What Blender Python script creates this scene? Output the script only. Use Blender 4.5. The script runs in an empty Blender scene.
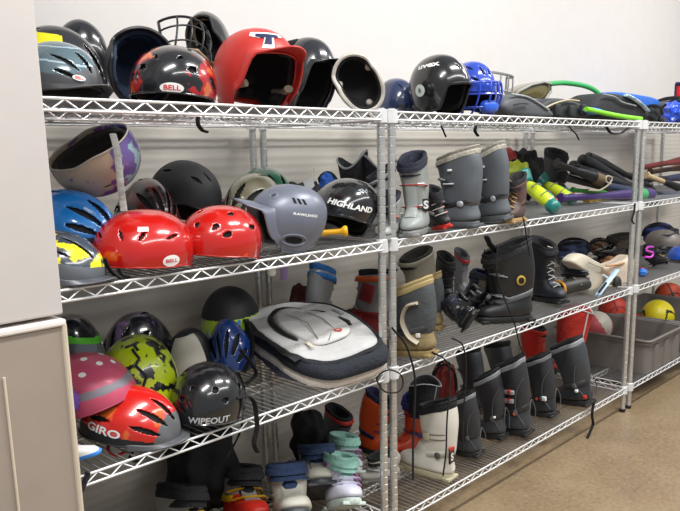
import bpy, bmesh, math, random
import numpy as np
from mathutils import Vector, Matrix, noise
PI=math.pi; R=math.radians
sc=bpy.context.scene; COL=sc.collection
random.seed(7)
# ------------------------------------------------------------------ camera model
CAM=Vector((-1.7007,-1.4623,1.3068)); YAW,PIT,ROL,F=.8076,.1921,-.0184,739.6
PX,PY=8.95,40.9
FW=Vector((math.cos(PIT)*math.sin(YAW),math.cos(PIT)*math.cos(YAW),-math.sin(PIT)))
r_=FW.cross(Vector((0,0,1))).normalized(); u_=r_.cross(FW)
R2=r_*math.cos(ROL)+u_*math.sin(ROL); U2=-r_*math.sin(ROL)+u_*math.cos(ROL)
def pix(P):
    d=Vector(P)-CAM; z=d.dot(FW); return 340+PX+F*d.dot(R2)/z, 255.5+PY-F*d.dot(U2)/z
def ray(px,py): return FW+R2*((px-340-PX)/F)-U2*((py-255.5-PY)/F)
def at(px,py,Y):
    d=ray(px,py); return CAM+d*((Y-CAM.y)/d.y)
def atz(px,py,z):
    d=ray(px,py); return CAM+d*((z-CAM.z)/d.z)
nCAM=np.array(CAM);nFW=np.array(FW);nR=np.array(R2);nU=np.array(U2)
def bbox(P):
    d=P-nCAM; z=d@nFW; x=340+PX+F*(d@nR)/z; y=255.5+PY-F*(d@nU)/z
    return x.min(),x.max(),y.min(),y.max()
cam=bpy.data.cameras.new('camera'); co=bpy.data.objects.new('camera',cam); COL.objects.link(co)
co.matrix_world=Matrix(((R2.x,U2.x,-FW.x,CAM.x),(R2.y,U2.y,-FW.y,CAM.y),(R2.z,U2.z,-FW.z,CAM.z),(0,0,0,1)))
cam.sensor_width=36; cam.lens=F*36/680; cam.shift_x=-PX/680; cam.shift_y=PY/680; cam.clip_start=.05
sc.camera=co
# ------------------------------------------------------------------ materials
def lin(h):
    if isinstance(h,str):
        h=h.lstrip('#'); c=[int(h[i:i+2],16)/255 for i in (0,2,4)]
    else: c=h
    return tuple((x/12.92 if x<=.04045 else ((x+.055)/1.055)**2.4) for x in c)+(1,)
MC={}
def m(h,rough=.5,metal=0,coat=0,bump=0,bs=60,h2=None,thr=.5,ps=12,soft=.02,h3=None,var=.06):
    key=(h,rough,metal,coat,bump,bs,h2,thr,ps,h3)
    if key in MC: return MC[key]
    mt=bpy.data.materials.new('mat_'+str(h).strip('#')); mt.use_nodes=True; MC[key]=mt
    nt=mt.node_tree; N=nt.nodes; L=nt.links; b=N['Principled BSDF']
    b.inputs['Roughness'].default_value=rough; b.inputs['Metallic'].default_value=metal
    b.inputs['Coat Weight'].default_value=coat; b.inputs['Coat Roughness'].default_value=.06
    tc=N.new('ShaderNodeTexCoord')
    nz=N.new('ShaderNodeTexNoise'); nz.inputs['Scale'].default_value=ps if h2 else 14; nz.inputs['Detail'].default_value=3
    L.new(tc.outputs['Object'],nz.inputs['Vector'])
    if h2:
        cr=N.new('ShaderNodeValToRGB'); e=cr.color_ramp.elements
        e[0].position=thr-soft; e[0].color=lin(h); e[1].position=thr+soft; e[1].color=lin(h2)
        if h3:
            a=e.new(min(thr+.09,.99)); a.color=lin(h2); c=e.new(min(thr+.09+2*soft,1)); c.color=lin(h3)
        L.new(nz.outputs['Fac'],cr.inputs['Fac']); L.new(cr.outputs['Color'],b.inputs['Base Color'])
    else:
        c=lin(h)
        cr=N.new('ShaderNodeValToRGB'); e=cr.color_ramp.elements
        e[0].position=.3; e[0].color=tuple(x*(1-var) for x in c[:3])+(1,); e[1].position=.7; e[1].color=tuple(min(1,x*(1+var)) for x in c[:3])+(1,)
        L.new(nz.outputs['Fac'],cr.inputs['Fac']); L.new(cr.outputs['Color'],b.inputs['Base Color'])
    if bump:
        n2=N.new('ShaderNodeTexNoise'); n2.inputs['Scale'].default_value=bs; L.new(tc.outputs['Object'],n2.inputs['Vector'])
        bp=N.new('ShaderNodeBump'); bp.inputs['Strength'].default_value=bump; bp.inputs['Distance'].default_value=.01
        L.new(n2.outputs['Fac'],bp.inputs['Height']); L.new(bp.outputs['Normal'],b.inputs['Normal'])
    return mt
def gl(h,**k): return m(h,rough=.22,coat=.8,**k)      # glossy painted plastic
def pl(h,**k): return m(h,rough=.42,**k)              # plain plastic
def mtt(h,**k): return m(h,rough=.62,**k)
def fab(h,**k): return m(h,rough=.9,bump=.5,bs=90,**k)
FOAM=m('#17181a',rough=.85); BLK=pl('#141416'); CHR=m('#c9ccd0',rough=.25,metal=.9); WHT=pl('#e6e6e4'); SIL=m('#9da2a8',rough=.35,metal=.6)
# ------------------------------------------------------------------ mesh helpers
class B:
    def __init__(s): s.b=bmesh.new(); s.mi=0
    def face(s,vs):
        try: f=s.b.faces.new(vs); f.material_index=s.mi; return f
        except ValueError: return None
    def box(s,c,d,M=None,bev=0):
        x,y,z=[k/2 for k in d]; vs=[]
        for i in (-1,1):
            for j in (-1,1):
                for k in (-1,1):
                    v=Vector((i*x,j*y,k*z)); v=(M@v if M else v)+Vector(c); vs.append(s.b.verts.new(v))
        fs=[s.face([vs[q] for q in f]) for f in ((0,1,3,2),(4,6,7,5),(0,4,5,1),(2,3,7,6),(0,2,6,4),(1,5,7,3))]
        if bev: 
            es=set(e for f in fs for e in f.edges)
            bmesh.ops.bevel(s.b,geom=list(es),offset=bev,segments=2,affect='EDGES',profile=.5)
        return s
    def tube(s,pts,r,n=8,flat=None,cap=True,closed=False):
        pts=[Vector(p) for p in pts]; rings=[]; N=len(pts); up=None
        for i,p in enumerate(pts):
            if closed: t=pts[(i+1)%N]-pts[i-1]
            else: t=pts[min(i+1,N-1)]-pts[max(i-1,0)]
            t.normalize()
            if up is None:
                up=Vector((0,0,1)) if abs(t.z)<.9 else Vector((1,0,0))
            a=t.cross(up)
            if a.length<1e-4: a=t.cross(Vector((0,1,0)))
            a.normalize(); bb=a.cross(t).normalized(); up=bb
            rr=r[i] if isinstance(r,(list,tuple)) else r
            fa=flat if flat else 1
            rings.append([s.b.verts.new(p+a*math.cos(k*2*PI/n)*rr+bb*math.sin(k*2*PI/n)*rr*fa) for k in range(n)])
        for i in range(N if closed else N-1):
            A,C=rings[i],rings[(i+1)%N]
            for k in range(n): s.face((A[k],A[(k+1)%n],C[(k+1)%n],C[k]))
        if cap and not closed: s.face(rings[0][::-1]); s.face(rings[-1])
        return s
    def loft(s,rings,cap0=True,cap1=True,mis=None,closed=True):
        V=[[s.b.verts.new(Vector(p)) for p in r] for r in rings]; n=len(V[0])
        for i in range(len(V)-1):
            if mis: s.mi=mis[i]
            for k in range(n if closed else n-1): s.face((V[i][k],V[i][(k+1)%n],V[i+1][(k+1)%n],V[i+1][k]))
        if cap0: s.mi=mis[0] if mis else s.mi; s.face(V[0][::-1])
        if cap1: s.mi=mis[-1] if mis else s.mi; s.face(V[-1])
        return s
    def lathe(s,prof,n=20,M=None,o=(0,0,0)):
        rings=[]
        for (r,z) in prof:
            rings.append([ (M@Vector((r*math.cos(k*2*PI/n),r*math.sin(k*2*PI/n),z)) if M else Vector((r*math.cos(k*2*PI/n),r*math.sin(k*2*PI/n),z)))+Vector(o) for k in range(n)])
        return s.loft(rings)
    def ball(s,c,r,nu=16,nv=10,sq=1,disp=0,seed=0):
        if not isinstance(r,(tuple,list)): r=(r,r,r)
        rings=[]
        sp=lambda v:math.copysign(abs(v)**sq,v)
        for j in range(nv+1):
            e=-PI/2+PI*j/nv; e=max(-PI/2+.02,min(PI/2-.02,e)); rg=[]
            for k in range(nu):
                a=2*PI*k/nu; d=Vector((sp(math.cos(e))*sp(math.cos(a)),sp(math.cos(e))*sp(math.sin(a)),sp(math.sin(e))))
                q=1+ (disp*noise.noise(d*2.2+Vector((seed*3.1,seed,0))) if disp else 0)
                rg.append(Vector((d.x*r[0]*q,d.y*r[1]*q,d.z*r[2]*q))+Vector(c))
            rings.append(rg)
        return s.loft(rings)
    def build(s,name,mats,parent=None,smooth=True,solid=0,sub=0,off=-1,bev=0):
        me=bpy.data.meshes.new(name); bmesh.ops.recalc_face_normals(s.b,faces=s.b.faces[:]); s.b.to_mesh(me); s.b.free()
        if not isinstance(mats,(list,tuple)): mats=[mats]
        for k in mats: me.materials.append(k)
        o=bpy.data.objects.new(name,me); COL.objects.link(o)
        if parent: o.parent=parent
        if smooth: 
            for p in me.polygons: p.use_smooth=True
            me.set_sharp_from_angle(angle=R(48))
        if solid: q=o.modifiers.new('s','SOLIDIFY'); q.thickness=solid; q.offset=off
        if bev: q=o.modifiers.new('b','BEVEL'); q.width=bev; q.segments=2
        if sub: q=o.modifiers.new('u','SUBSURF'); q.levels=sub; q.render_levels=sub
        return o
def tag(o,label=None,cat=None,group=None,kind=None):
    if label:o['label']=label
    if cat:o['category']=cat
    if group:o['group']=group
    if kind:o['kind']=kind
    return o
def thing(name,label,cat,group=None,loc=(0,0,0)):
    o=bpy.data.objects.new(name,None); COL.objects.link(o); o.location=loc; o.empty_display_size=.05
    return tag(o,label,cat,group)
def sm(a,b,t): t=max(0,min(1,(t-a)/(b-a))); return t*t*(3-2*t)
def crv(pts,n=10):
    P=[Vector(p) for p in pts]; P=[2*P[0]-P[1]]+P+[2*P[-1]-P[-2]]; out=[]
    for i in range(1,len(P)-2):
        for k in range(n):
            t=k/n; a,b,c,d=P[i-1:i+3]
            out.append(.5*((2*b)+(c-a)*t+(2*a-5*b+4*c-d)*t*t+(3*b-a-3*c+d)*t**3))
    out.append(P[-2]); return out
def kids(o):
    r=[]
    for c in o.children: r+= [c]+kids(c)
    return r
LOG=[]
def Rm(off,pitch,roll,base):
    return (Matrix.Rotation(R(base),3,'Z')@Matrix.Rotation(R(roll),3,'X')@Matrix.Rotation(R(pitch),3,'Y')@Matrix.Rotation(R(off),3,'Z'))
def put(root,bb,z,rot=(0,0,0),Y=None,s=None,fit=True,fzr=(.72,1.4),sink=0):
    """bb=(x0,x1,y0,y1): where the thing stands; rot=(turn, lean towards viewer, roll); z = height of what carries it"""
    x0,x1,y0,y1=bb
    obs=[root]+kids(root) if root.type=='MESH' else kids(root)
    d=ray((x0+x1)/2,(y0+(y1 or y0))/2); base=math.degrees(math.atan2(-d.y,-d.x))
    RM=np.array(Rm(rot[0],rot[1],rot[2],base)); arr=[]
    for o in obs:
        a=np.empty(len(o.data.vertices)*3); o.data.vertices.foreach_get('co',a); arr.append(a.reshape(-1,3)@RM.T)
    A=np.concatenate(arr); c=np.array([(A[:,0].min()+A[:,0].max())/2,(A[:,1].min()+A[:,1].max())/2,A[:,2].min()])
    A=A-c; sub=A[::max(1,len(A)//3000)]
    S=1 if s is None else s; fz=1; Yc=.25 if Y is None else Y; X=at((x0+x1)/2,y1 or y0,Yc).x
    hy=(A[:,1].max()-A[:,1].min())/2
    f=lambda:bbox(sub*np.array([S,S,S*fz])+np.array([X,Yc,z-sink]))
    for it in range(60):
        b=f()
        if s is None: S*=((x1-x0)/(b[1]-b[0]))**.7
        b=f(); X0=X; X+=.01; b2=f(); X=X0; g=(b2[0]+b2[1]-b[0]-b[1])/2/.01
        ex=((x0+x1)-(b[0]+b[1]))/2
        if Y is None and y1 is not None:
            Yc+=.01; b3=f(); Yc-=.01
            J=np.array([[g,(b3[0]+b3[1]-b[0]-b[1])/2/.01],[(b2[3]-b[3])/.01,(b3[3]-b[3])/.01]])
            dx=np.linalg.lstsq(J,np.array([ex,y1-b[3]]),rcond=None)[0]; dx=np.clip(dx,-.08,.08)
            X+=dx[0]*.8; Yc+=dx[1]*.8; Y1=Yc; Yc=min(max(Yc,hy*S-.045),.63-hy*S)
            if abs(Y1-Yc)>1e-6:
                b=f(); X+=max(-.2,min(.2,((x0+x1)-(b[0]+b[1]))/2/g))
        else: X+=max(-.2,min(.2,ex/g))
        b=f()
        if fit and y0 is not None:
            yb=b[3]; fz*=max(.8,min(1.25,((yb-y0)/max(3,b[3]-b[2]))))**.6; fz=min(max(fz,fzr[0]),fzr[1])
    b=f()
    LOG.append('%-22s s=%.2f fz=%.2f X=%.2f Y=%.2f hy=%.2f  got %s want %s'%(root.name,S,fz,X,Yc,hy*S,[int(v) for v in b],list(bb)))
    T=np.array([S,S,S*fz])
    for o,a in zip(obs,arr):
        a=(a-c)*T; o.data.vertices.foreach_set('co',a.ravel()); o.data.update()
        for md in o.modifiers:
            if md.type=='SOLIDIFY': md.thickness*=S
    root.location=(X,Yc,z-sink); root['_top']=0
    root['top']=float(z-sink+ (A[:,2].max())*S*fz); root['ctr']=(X,Yc)
    return root
# ------------------------------------------------------------------ text and marks
def text_uv(txt,h,bold=.0,shear=0,split=0):
    cu=bpy.data.curves.new('t','FONT'); cu.body=txt; cu.size=h*1.4; cu.align_x='CENTER'; cu.align_y='CENTER'; cu.offset=bold*h; cu.shear=shear; cu.resolution_u=4
    o=bpy.data.objects.new('t',cu); COL.objects.link(o); dg=bpy.context.evaluated_depsgraph_get(); dg.update()
    me=bpy.data.meshes.new_from_object(o.evaluated_get(dg)); COL.objects.unlink(o); bpy.data.objects.remove(o)
    vs=[tuple(v.co)[:2] for v in me.vertices]; fs=[tuple(p.vertices) for p in me.polygons]; return vs,fs
def disc_uv(rx,ry,n=28): return [(rx*math.cos(k*2*PI/n),ry*math.sin(k*2*PI/n)) for k in range(n)],[tuple(range(n))]
def poly_uv(pts): return list(pts),[tuple(range(len(pts)))]
def decal(name,uv,fn,mat,parent,rot=0,flipu=False):
    vs,fs=uv; bm=bmesh.new(); c,s_=math.cos(R(rot)),math.sin(R(rot)); V=[]
    for (u,v) in vs:
        if flipu:u=-u
        V.append(bm.verts.new((u*c-v*s_,u*s_+v*c,0)))
    for f in fs:
        try: bm.faces.new([V[i] for i in f])
        except ValueError: pass
    bmesh.ops.triangulate(bm,faces=bm.faces[:])
    for _ in range(3):
        le=[e for e in bm.edges if e.calc_length()>.012]
        if not le: break
        bmesh.ops.subdivide_edges(bm,edges=le,cuts=1,use_grid_fill=False); bmesh.ops.triangulate(bm,faces=bm.faces[:])
    for v in bm.verts: v.co=Vector(fn(v.co.x,v.co.y))
    me=bpy.data.meshes.new(name); bm.to_mesh(me); bm.free(); me.materials.append(mat)
    o=bpy.data.objects.new(name,me); COL.objects.link(o); o.parent=parent; return o
def plane_fn(o,ux,vx):
    o,ux,vx=Vector(o),Vector(ux).normalized(),Vector(vx).normalized()
    return lambda u,v:o+ux*u+vx*v
# ------------------------------------------------------------------ helmets
def lerp_tab(tab,x):
    for (a,p),(b,q) in zip(tab,tab[1:]):
        if x<=b: return p+(q-p)*sm(a,b,x)
    return tab[-1][1]
EDGE=dict(bike=[(0,4),(60,-2),(90,-6),(180,-16)],skate=[(0,-14),(60,-16),(100,-24),(180,-27)],
  ski=[(0,-4),(45,-6),(72,-52),(108,-56),(140,-30),(180,-30)],bat=[(0,17),(50,14),(68,-26),(82,-62),(112,-62),(140,-42),(180,-38)],
  hockey=[(0,-4),(50,-4),(72,-40),(105,-44),(140,-36),(180,-36)],cap=[(0,-8),(180,-10)])
def helmet(name,label,kind='skate',af=.135,ab=.14,b=.108,c=.13,mats=None,pat=None,vents=(),ridge=0,nr=3,p=.92,liner=None,
           rim=None,bill=0,billmat=None,group=None,sym=True,cat='helmet',hollow=True,linerscale=.94,th=.004,N=156,M=64,rimr=.003,pads=False,taper=.3):
    root=thing(name,label,cat,group); mats=mats or [gl('#15161a')]; tab=EDGE[kind] if isinstance(kind,str) else kind
    def P(az,el,k=1.0):
        e=R(el); a_=R(az); ce=max(0,math.cos(e))**p if e>=0 else 1-taper*math.sin(-e)**2
        a=af if math.cos(a_)>0 else ab
        rd=1
        if ridge and e>0: 
            beta=math.atan2(math.cos(e)*math.sin(a_),math.sin(e)+.25); rd=1+ridge*math.cos(nr*beta*2)*math.sin(min(e*2,PI/2))
        sz=math.sin(e)
        return Vector((a*ce*math.cos(a_)*k*rd,b*ce*math.sin(a_)*k*rd,c*sz*k*rd))
    V=[]
    vv=list(vents)+([(-be,al,l,w) for be,al,l,w in vents if be] if sym else [])
    VD=[]
    for be,al,l,w in vv:
        sa,ca,sb,cb=math.sin(R(al)),math.cos(R(al)),math.sin(R(be)),math.cos(R(be))
        VD.append((Vector((sa,ca*sb,ca*cb)),Vector((ca,-sa*sb,-sa*cb)),Vector((0,cb,-sb)),l,w))
    def slot(az,el):
        e,a=R(el),R(az); d=Vector((math.cos(e)*math.cos(a),math.cos(e)*math.sin(a),math.sin(e)))
        for d0,t1,t2,l,w in VD:
            if d.dot(d0)>.5:
                x=d.dot(t1)/l; y=d.dot(t2)/w
                if abs(x)**1.8+abs(y)**1.8<1: return -1
        return pat(d,az,el) if pat else 0
    bm=B(); grid=[]
    top=bm.b.verts.new(P(0,90))
    for j in range(1,M+1):
        row=[]
        for i in range(N):
            az=-180+360*i/N; eb=lerp_tab(tab,abs(az)); el=90-(90-eb)*j/M; row.append(bm.b.verts.new(P(az,el)))
        grid.append(row)
    for j in range(0,M):
        for i in range(N):
            az=-180+360*(i+.5)/N; eb=lerp_tab(tab,abs(az)); el=90-(90-eb)*(j+.5)/M
            sl=slot(az,el)
            if sl<0: continue
            bm.mi=sl
            if j==0: bm.face((top,grid[0][i],grid[0][(i+1)%N]))
            else: bm.face((grid[j-1][i],grid[j][i],grid[j][(i+1)%N],grid[j-1][(i+1)%N]))
    bm.build('shell',mats,root,solid=th)
    # liner
    bm=B(); rings=[]
    for j in range(1,15):
        rings.append([P(az,90-(90-(lerp_tab(tab,abs(az))+5))*j/14,linerscale) for az in [-180+360*i/40 for i in range(40)]])
    bm.loft(rings[::-1],cap0=False)
    bm.build('liner',liner or FOAM,root,solid=.014)
    if pads:
        for az in (-150,-90,-35,35,90,150,180):
            bm=B(); e0=lerp_tab(tab,abs(az)); q=P(az,e0+16,.82); bm.ball(q,(.02,.02,.016),10,6,sq=.7); bm.build('padding',liner or FOAM,root)
    # rim
    bm=B(); bm.tube([P(-180+360*i/72,lerp_tab(tab,abs(-180+360*i/72)),1.003) for i in range(72)],rimr,6,closed=True)
    bm.build('rim_trim',rim or BLK,root)
    if bill:
        bm=B(); rows=[]
        for k in range(6):
            t=k/5; rows.append([P(az,lerp_tab(tab,abs(az))+3,1.0)+Vector((bill*t*max(0,math.cos(R(az*1.12))),0,-.012*t+.016*math.cos(R(az*2))*t)) for az in range(-74,75,4)])
        bm.loft(rows,False,False,closed=False); bm.build('visor',billmat or mats[0],root,solid=.005,off=0)
    root['_p']=1
    return root,P
def surf(P,az0,el0,k=1.012,scale=1.0,b=.115,c=.13):
    def fn(u,v):
        el=el0+math.degrees(v/c); az=az0+math.degrees(u/(b*max(.3,math.cos(R(el0))))); return P(az,el,k)
    return fn
def strap(root,pts,w=.009,mat=None,name='chin_strap',flat=.25):
    bm=B(); bm.tube(crv(pts,8),w,8,flat=flat); return bm.build(name,mat or fab('#1a1a1c'),root)
# ------------------------------------------------------------------ boots
def ring(z,xb,xf,hw,n=32,ex=.8,slope=0,yo=0,arch=0):
    xc=(xb+xf)/2; a=(xf-xb)/2; out=[]
    for k in range(n):
        t=2*PI*k/n; cx,sy=math.cos(t),math.sin(t)
        x=math.copysign(abs(cx)**ex,cx)*a; y=math.copysign(abs(sy)**ex,sy)*hw
        out.append(Vector((xc+x,y+yo,z+slope*x+arch*y*y)))
    return out
def rrings(spec,**k): return [ring(*q[:4],slope=(q[4] if len(q)>4 else 0),**k) for q in spec]
def boot(name,label,shell,cuff,liner,sole,kind='ski',H=.34,L=.29,buckle=None,nb=3,accent=None,group=None,cat='boot',power=True,lean=.03,bside=1,lace=None,tongue=None,wide=1.0,pivot=None,patch=None,lip=None,inner=None,cw=0.0,amp=.0035):
    root=thing(name,label,cat,group); w=.05*wide; xf=L*.62; xb=-L*.38
    bm=B()
    bm.loft(rrings([(0,xb+.006,xf-.012,w*.86),(.006,xb+.002,xf-.004,w*.92),(.026,xb+.002,xf-.002,w*.92),(.032,xb+.008,xf-.008,w*.88)]))
    for sx in (-1,1): bm.box((xb+.02 if sx<0 else xf-.03,0,.008),(.04,w*1.7,.016),bev=.003)
    bm.build('sole',sole,root)
    zi=.085; bm=B()
    bm.loft(rrings([(.028,xb+.006,xf-.006,w*.9),(.045,xb-.004,xf,w*1.03),(.065,xb-.003,xf-.006,w*1.03),(zi,xb+.004,xf-.03,w*.96),(zi+.02,xb+.010,xf-.065,w*.88,-.15),(zi+.04,xb+.013,xf-.095,w*.84,-.2),(zi+.065,xb+.012,xf-.115,w*.86,-.1),(zi+.09,xb+.012,xf-.125,w*.84)]))
    bm.build('shell',shell,root)
    z0=zi+.03; zt=H; bm=B(); sp=[]
    for k in range(9):
        t=k/8; z=z0+(zt-z0)*t
        sp.append((z,xb+.006-.016*math.sin(t*PI)**.8+lean*t*.6-(.006*t),xf-.118+cw+lean*t+.03*t*t,w*(.9+.26*t),(-.25*(1-t) -.35*t*t if kind!='rear' else -.3*t)))
    bm.loft(rrings(sp),cap0=False,cap1=False); bm.build('cuff',cuff,root,solid=.006)
    bm=B(); bm.loft([ring(z0+dz,sp[0][1]-.004,sp[0][2]+.005,sp[0][3]*1.06,slope=-.25) for dz in (-.004,.016,.022)],False,False); bm.build('ankle_band',accent or cuff,root,solid=.004)
    tx=sp[-1]; bm=B()
    li=[(zt-.04,tx[1]+.006,tx[2]-.008,tx[3]*.9,-.3),(zt+.004,tx[1]+.004,tx[2]-.006,tx[3]*.94,-.35),(zt+.026,tx[1]-.001,tx[2]-.001,tx[3]*1.0,-.35),(zt+.034,tx[1]+.006,tx[2]-.008,tx[3]*.92,-.35),(zt+.026,tx[1]+.02,tx[2]-.024,tx[3]*.68,-.35),(zt-.08,tx[1]+.026,tx[2]-.03,tx[3]*.5,-.2)]
    bm.loft(rrings(li),cap0=False); bm.build('liner',liner,root)
    fx=lambda z:(xf-.118+cw+lean*(z-z0)/(zt-z0)+.008) 
    if tongue or kind in('ski','snow'):
        bm=B(); pts=[(fx(zt)+.004,0,zt-.02),(fx(zt)+.0,0,zt-.03),(fx(z0)+.004,0,z0+.05),(xf-.095,0,zi+.035),(xf-.06,0,zi+.005)]
        bm.tube(crv(pts,5),w*.5,10,flat=.3); bm.build('tongue',tongue or cuff,root)
    if buckle and nb:
        for k in range(nb):
            t=(k+.5)/nb; z=zi+.0+(zt-zi-.05)*t
            if z<z0+.02: xx=xf-.075; 
            else: xx=fx(z)-.012
            bb=B(); pts=[(xx-.055,bside*w*1.02,z-.012),(xx-.02,bside*w*.95,z-.004),(xx+.008,bside*w*.55,z),(xx+.014,0,z),(xx+.006,-bside*w*.5,z),(xx-.03,-bside*w*.95,z-.004)]
            bb.tube(crv(pts,5),.011,8,flat=.35); bb.build('buckle_strap',accent or shell,root)
            bb=B(); Mx=Matrix.Rotation(R(-62*bside),3,'Z')
            bb.box((xx-.004,bside*w*.82,z),(.036,.008,.016),Matrix.Rotation(R(-38*bside),3,'Z'),bev=.003); bb.box((xx-.022,bside*w*1.02,z-.004),(.03,.007,.011),Matrix.Rotation(R(-18*bside),3,'Z'),bev=.002)
            bb.build('buckle',buckle,root)
    if power:
        bm=B(); zz=zt-.025; n=26
        bm.loft([[ (q+Vector((0,0,0))) for q in ring(zz+dz,tx[1]-.004,tx[2]+.003,tx[3]*1.06,slope=-.3)] for dz in (-.016,.016)],False,False); bm.build('power_strap',BLK if power is True else power,root,solid=.003)
    if pivot:
        for sy in (-1,1):
            bm=B(); bm.lathe([(.0,0),(.016,0),(.016,.004),(.012,.007),(0,.007)],18,Matrix.Rotation(R(-90*sy),3,'X'),(xb+.06,sy*w*.93,zi+.04)); bm.build('pivot_disc',pivot,root)
    if lace:
        bm=B()
        for k in range(6):
            z=zi+.01+(zt-zi-.03)*k/5; xx=(fx(z)+.006) if k>1 else xf-.09+.035*(1-k); 
            bm.tube([(xx-.006,-w*.5,z),(xx+.008,0,z+.012),(xx-.006,w*.5,z)],.003,6); bm.tube([(xx-.006,w*.5,z),(xx+.008,0,z+.018),(xx-.006,-w*.5,z+.03)],.003,6)
        bm.build('lace',lace,root)
    if patch:
        for (mt,x,z,sx,sz,sd) in patch:
            bm=B(); bm.box((x,sd*w*(1.02+.12*max(0,(z-.1)/.2)),z),(sx,.016,sz),bev=.003); bm.build('patch',mt,root)
    if lip:
        bm=B(); bm.loft(rrings([(zt-.012,tx[1]-.002,tx[2]+.002,tx[3]*1.03,-.35),(zt+.008,tx[1]-.004,tx[2]+.004,tx[3]*1.06,-.35),(zt+.017,tx[1]+.003,tx[2]-.003,tx[3]*.98,-.35),(zt+.0,tx[1]+.01,tx[2]-.01,tx[3]*.85,-.35)]),False,False); bm.build('collar',lip,root)
    for o in root.children:
        if o.name.split('.')[0] in ('shell','cuff','liner','collar','tongue'):
            for v in o.data.vertices:
                q=noise.noise_vector(v.co*14+Vector((len(LOG)*1.7,0,0))); q2=noise.noise_vector(v.co*38+Vector((len(LOG),3,0))); v.co+=(q*1.4+q2*.5)*amp
            if o.name.split('.')[0] in ('shell','cuff','collar'): sb=o.modifiers.new('u','SUBSURF'); sb.levels=1; sb.render_levels=1
    return root

def on(t,bm,name,mat):          # a part modelled at its place in the room, then hung under its thing
    o=bm.build(name,mat,t); o.location=(-t.location[0],-t.location[1],-t.location[2]); return o
def strap_on(t,pts,Y,w=.006,mat=None,name='chin_strap',flat=.35):
    bm=B(); bm.tube(crv([at(x,y,Y) for x,y in pts],6),w,8,flat=flat); return on(t,bm,name,mat or fab('#161618'))
def tag_on(t,px,py,Y,w,h,txt,col=None,tc=None):
    p=at(px,py,Y); d=(CAM-p); d.z=0; d.normalize(); rt=Vector((-d.y,d.x,0)); M=Matrix((d,rt,Vector((0,0,1)))).transposed()
    bm=B(); bm.box(p,(.005,w,h),M,bev=.0015); on(t,bm,'size_tag',col or BLK)
    o=decal('lettering',text_uv(txt,h*.6,.06),plane_fn(p+d*.004,rt,(0,0,1)),tc or WHT,t); o.location=(-t.location[0],-t.location[1],-t.location[2])

def prism(name,pts,Y,depth,mat,parent=None,zmin=None,bev=.01,skew=0,amp=.004):
    # a padded solid standing at distance Y: front outline, real thickness behind it, rounded edges
    P=[at(x,y,Y) for x,y in pts]
    if zmin is not None:
        for p in P: p.z=max(p.z,zmin)
    bm=B(); n=len(P); c=sum(P,Vector())/n; rings=[]
    for k,(s,d) in enumerate(((.0,-.012),(.55,-.010),(.86,-.006),(1,.006),(1,depth-.01),(.9,depth),(0,depth+.002))):
        rings.append([c+(p-c)*max(s,.02)+Vector((skew*d,d,0)) for p in P])
        if zmin is not None:
            for q in rings[-1]: q.z=max(q.z,zmin)
    bm.loft(rings); 
    for v in bm.b.verts:
        if zmin is None or v.co.z>zmin+.01: v.co+=noise.noise_vector(v.co*16)*amp
    o=bm.build(name,mat,None,sub=2); o.data.set_sharp_from_angle(angle=R(150))
    b=Vector((c.x,c.y,min(v.co.z for v in o.data.vertices)))
    for v in o.data.vertices: v.co-=b
    o.location=b
    if parent: o.parent=parent; o.location=b-parent.location
    return o
def ptop(name,label,cat,pts,Y,depth,mat,group=None,**k):
    t=thing(name,label,cat,group); o=prism('body',pts,Y,depth,mat,None,**k); t.location=o.location.copy(); o.parent=t; o.location=(0,0,0); return t
# ------------------------------------------------------------------ setting
def struct(name,bm,mats,**k): return tag(bm.build(name,mats,smooth=False,**k),kind='structure')
def wallmat(lo,hi,zs,rib):
    mt=m(hi,rough=.55,var=.015); mt=mt.copy(); nt=mt.node_tree; N=nt.nodes; L=nt.links; b=N['Principled BSDF']
    g=N.new('ShaderNodeNewGeometry'); sx=N.new('ShaderNodeSeparateXYZ'); L.new(g.outputs['Position'],sx.inputs[0])
    if rib:
        w=N.new('ShaderNodeMath'); w.operation='SINE'; q=N.new('ShaderNodeMath'); q.operation='MULTIPLY'; q.inputs[1].default_value=2*PI/.03
        L.new(sx.outputs['Z'],q.inputs[0]); L.new(q.outputs[0],w.inputs[0])
        n2=N.new('ShaderNodeTexNoise'); n2.inputs['Scale'].default_value=5; L.new(g.outputs['Position'],n2.inputs['Vector'])
        ad=N.new('ShaderNodeMath'); ad.operation='MULTIPLY_ADD'; ad.inputs[1].default_value=.5; L.new(w.outputs[0],ad.inputs[0]); L.new(n2.outputs['Fac'],ad.inputs[2])
        bp=N.new('ShaderNodeBump'); bp.inputs['Strength'].default_value=.2; bp.inputs['Distance'].default_value=.004; L.new(ad.outputs[0],bp.inputs['Height']); L.new(bp.outputs['Normal'],b.inputs['Normal'])
    return mt
YW=.66
wm=wallmat(None,'#d6d2cf',0,False); wl=wallmat(None,'#c6c1b8',0,True)
bm=B(); bm.box((3.2,YW+.06,2.6),(12,.12,2.4)); struct('wall_back',bm,wm)
bm=B(); bm.box((3.2,YW+.056,.7),(12,.112,1.4)); struct('wall_lower_panel',bm,wl)
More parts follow.
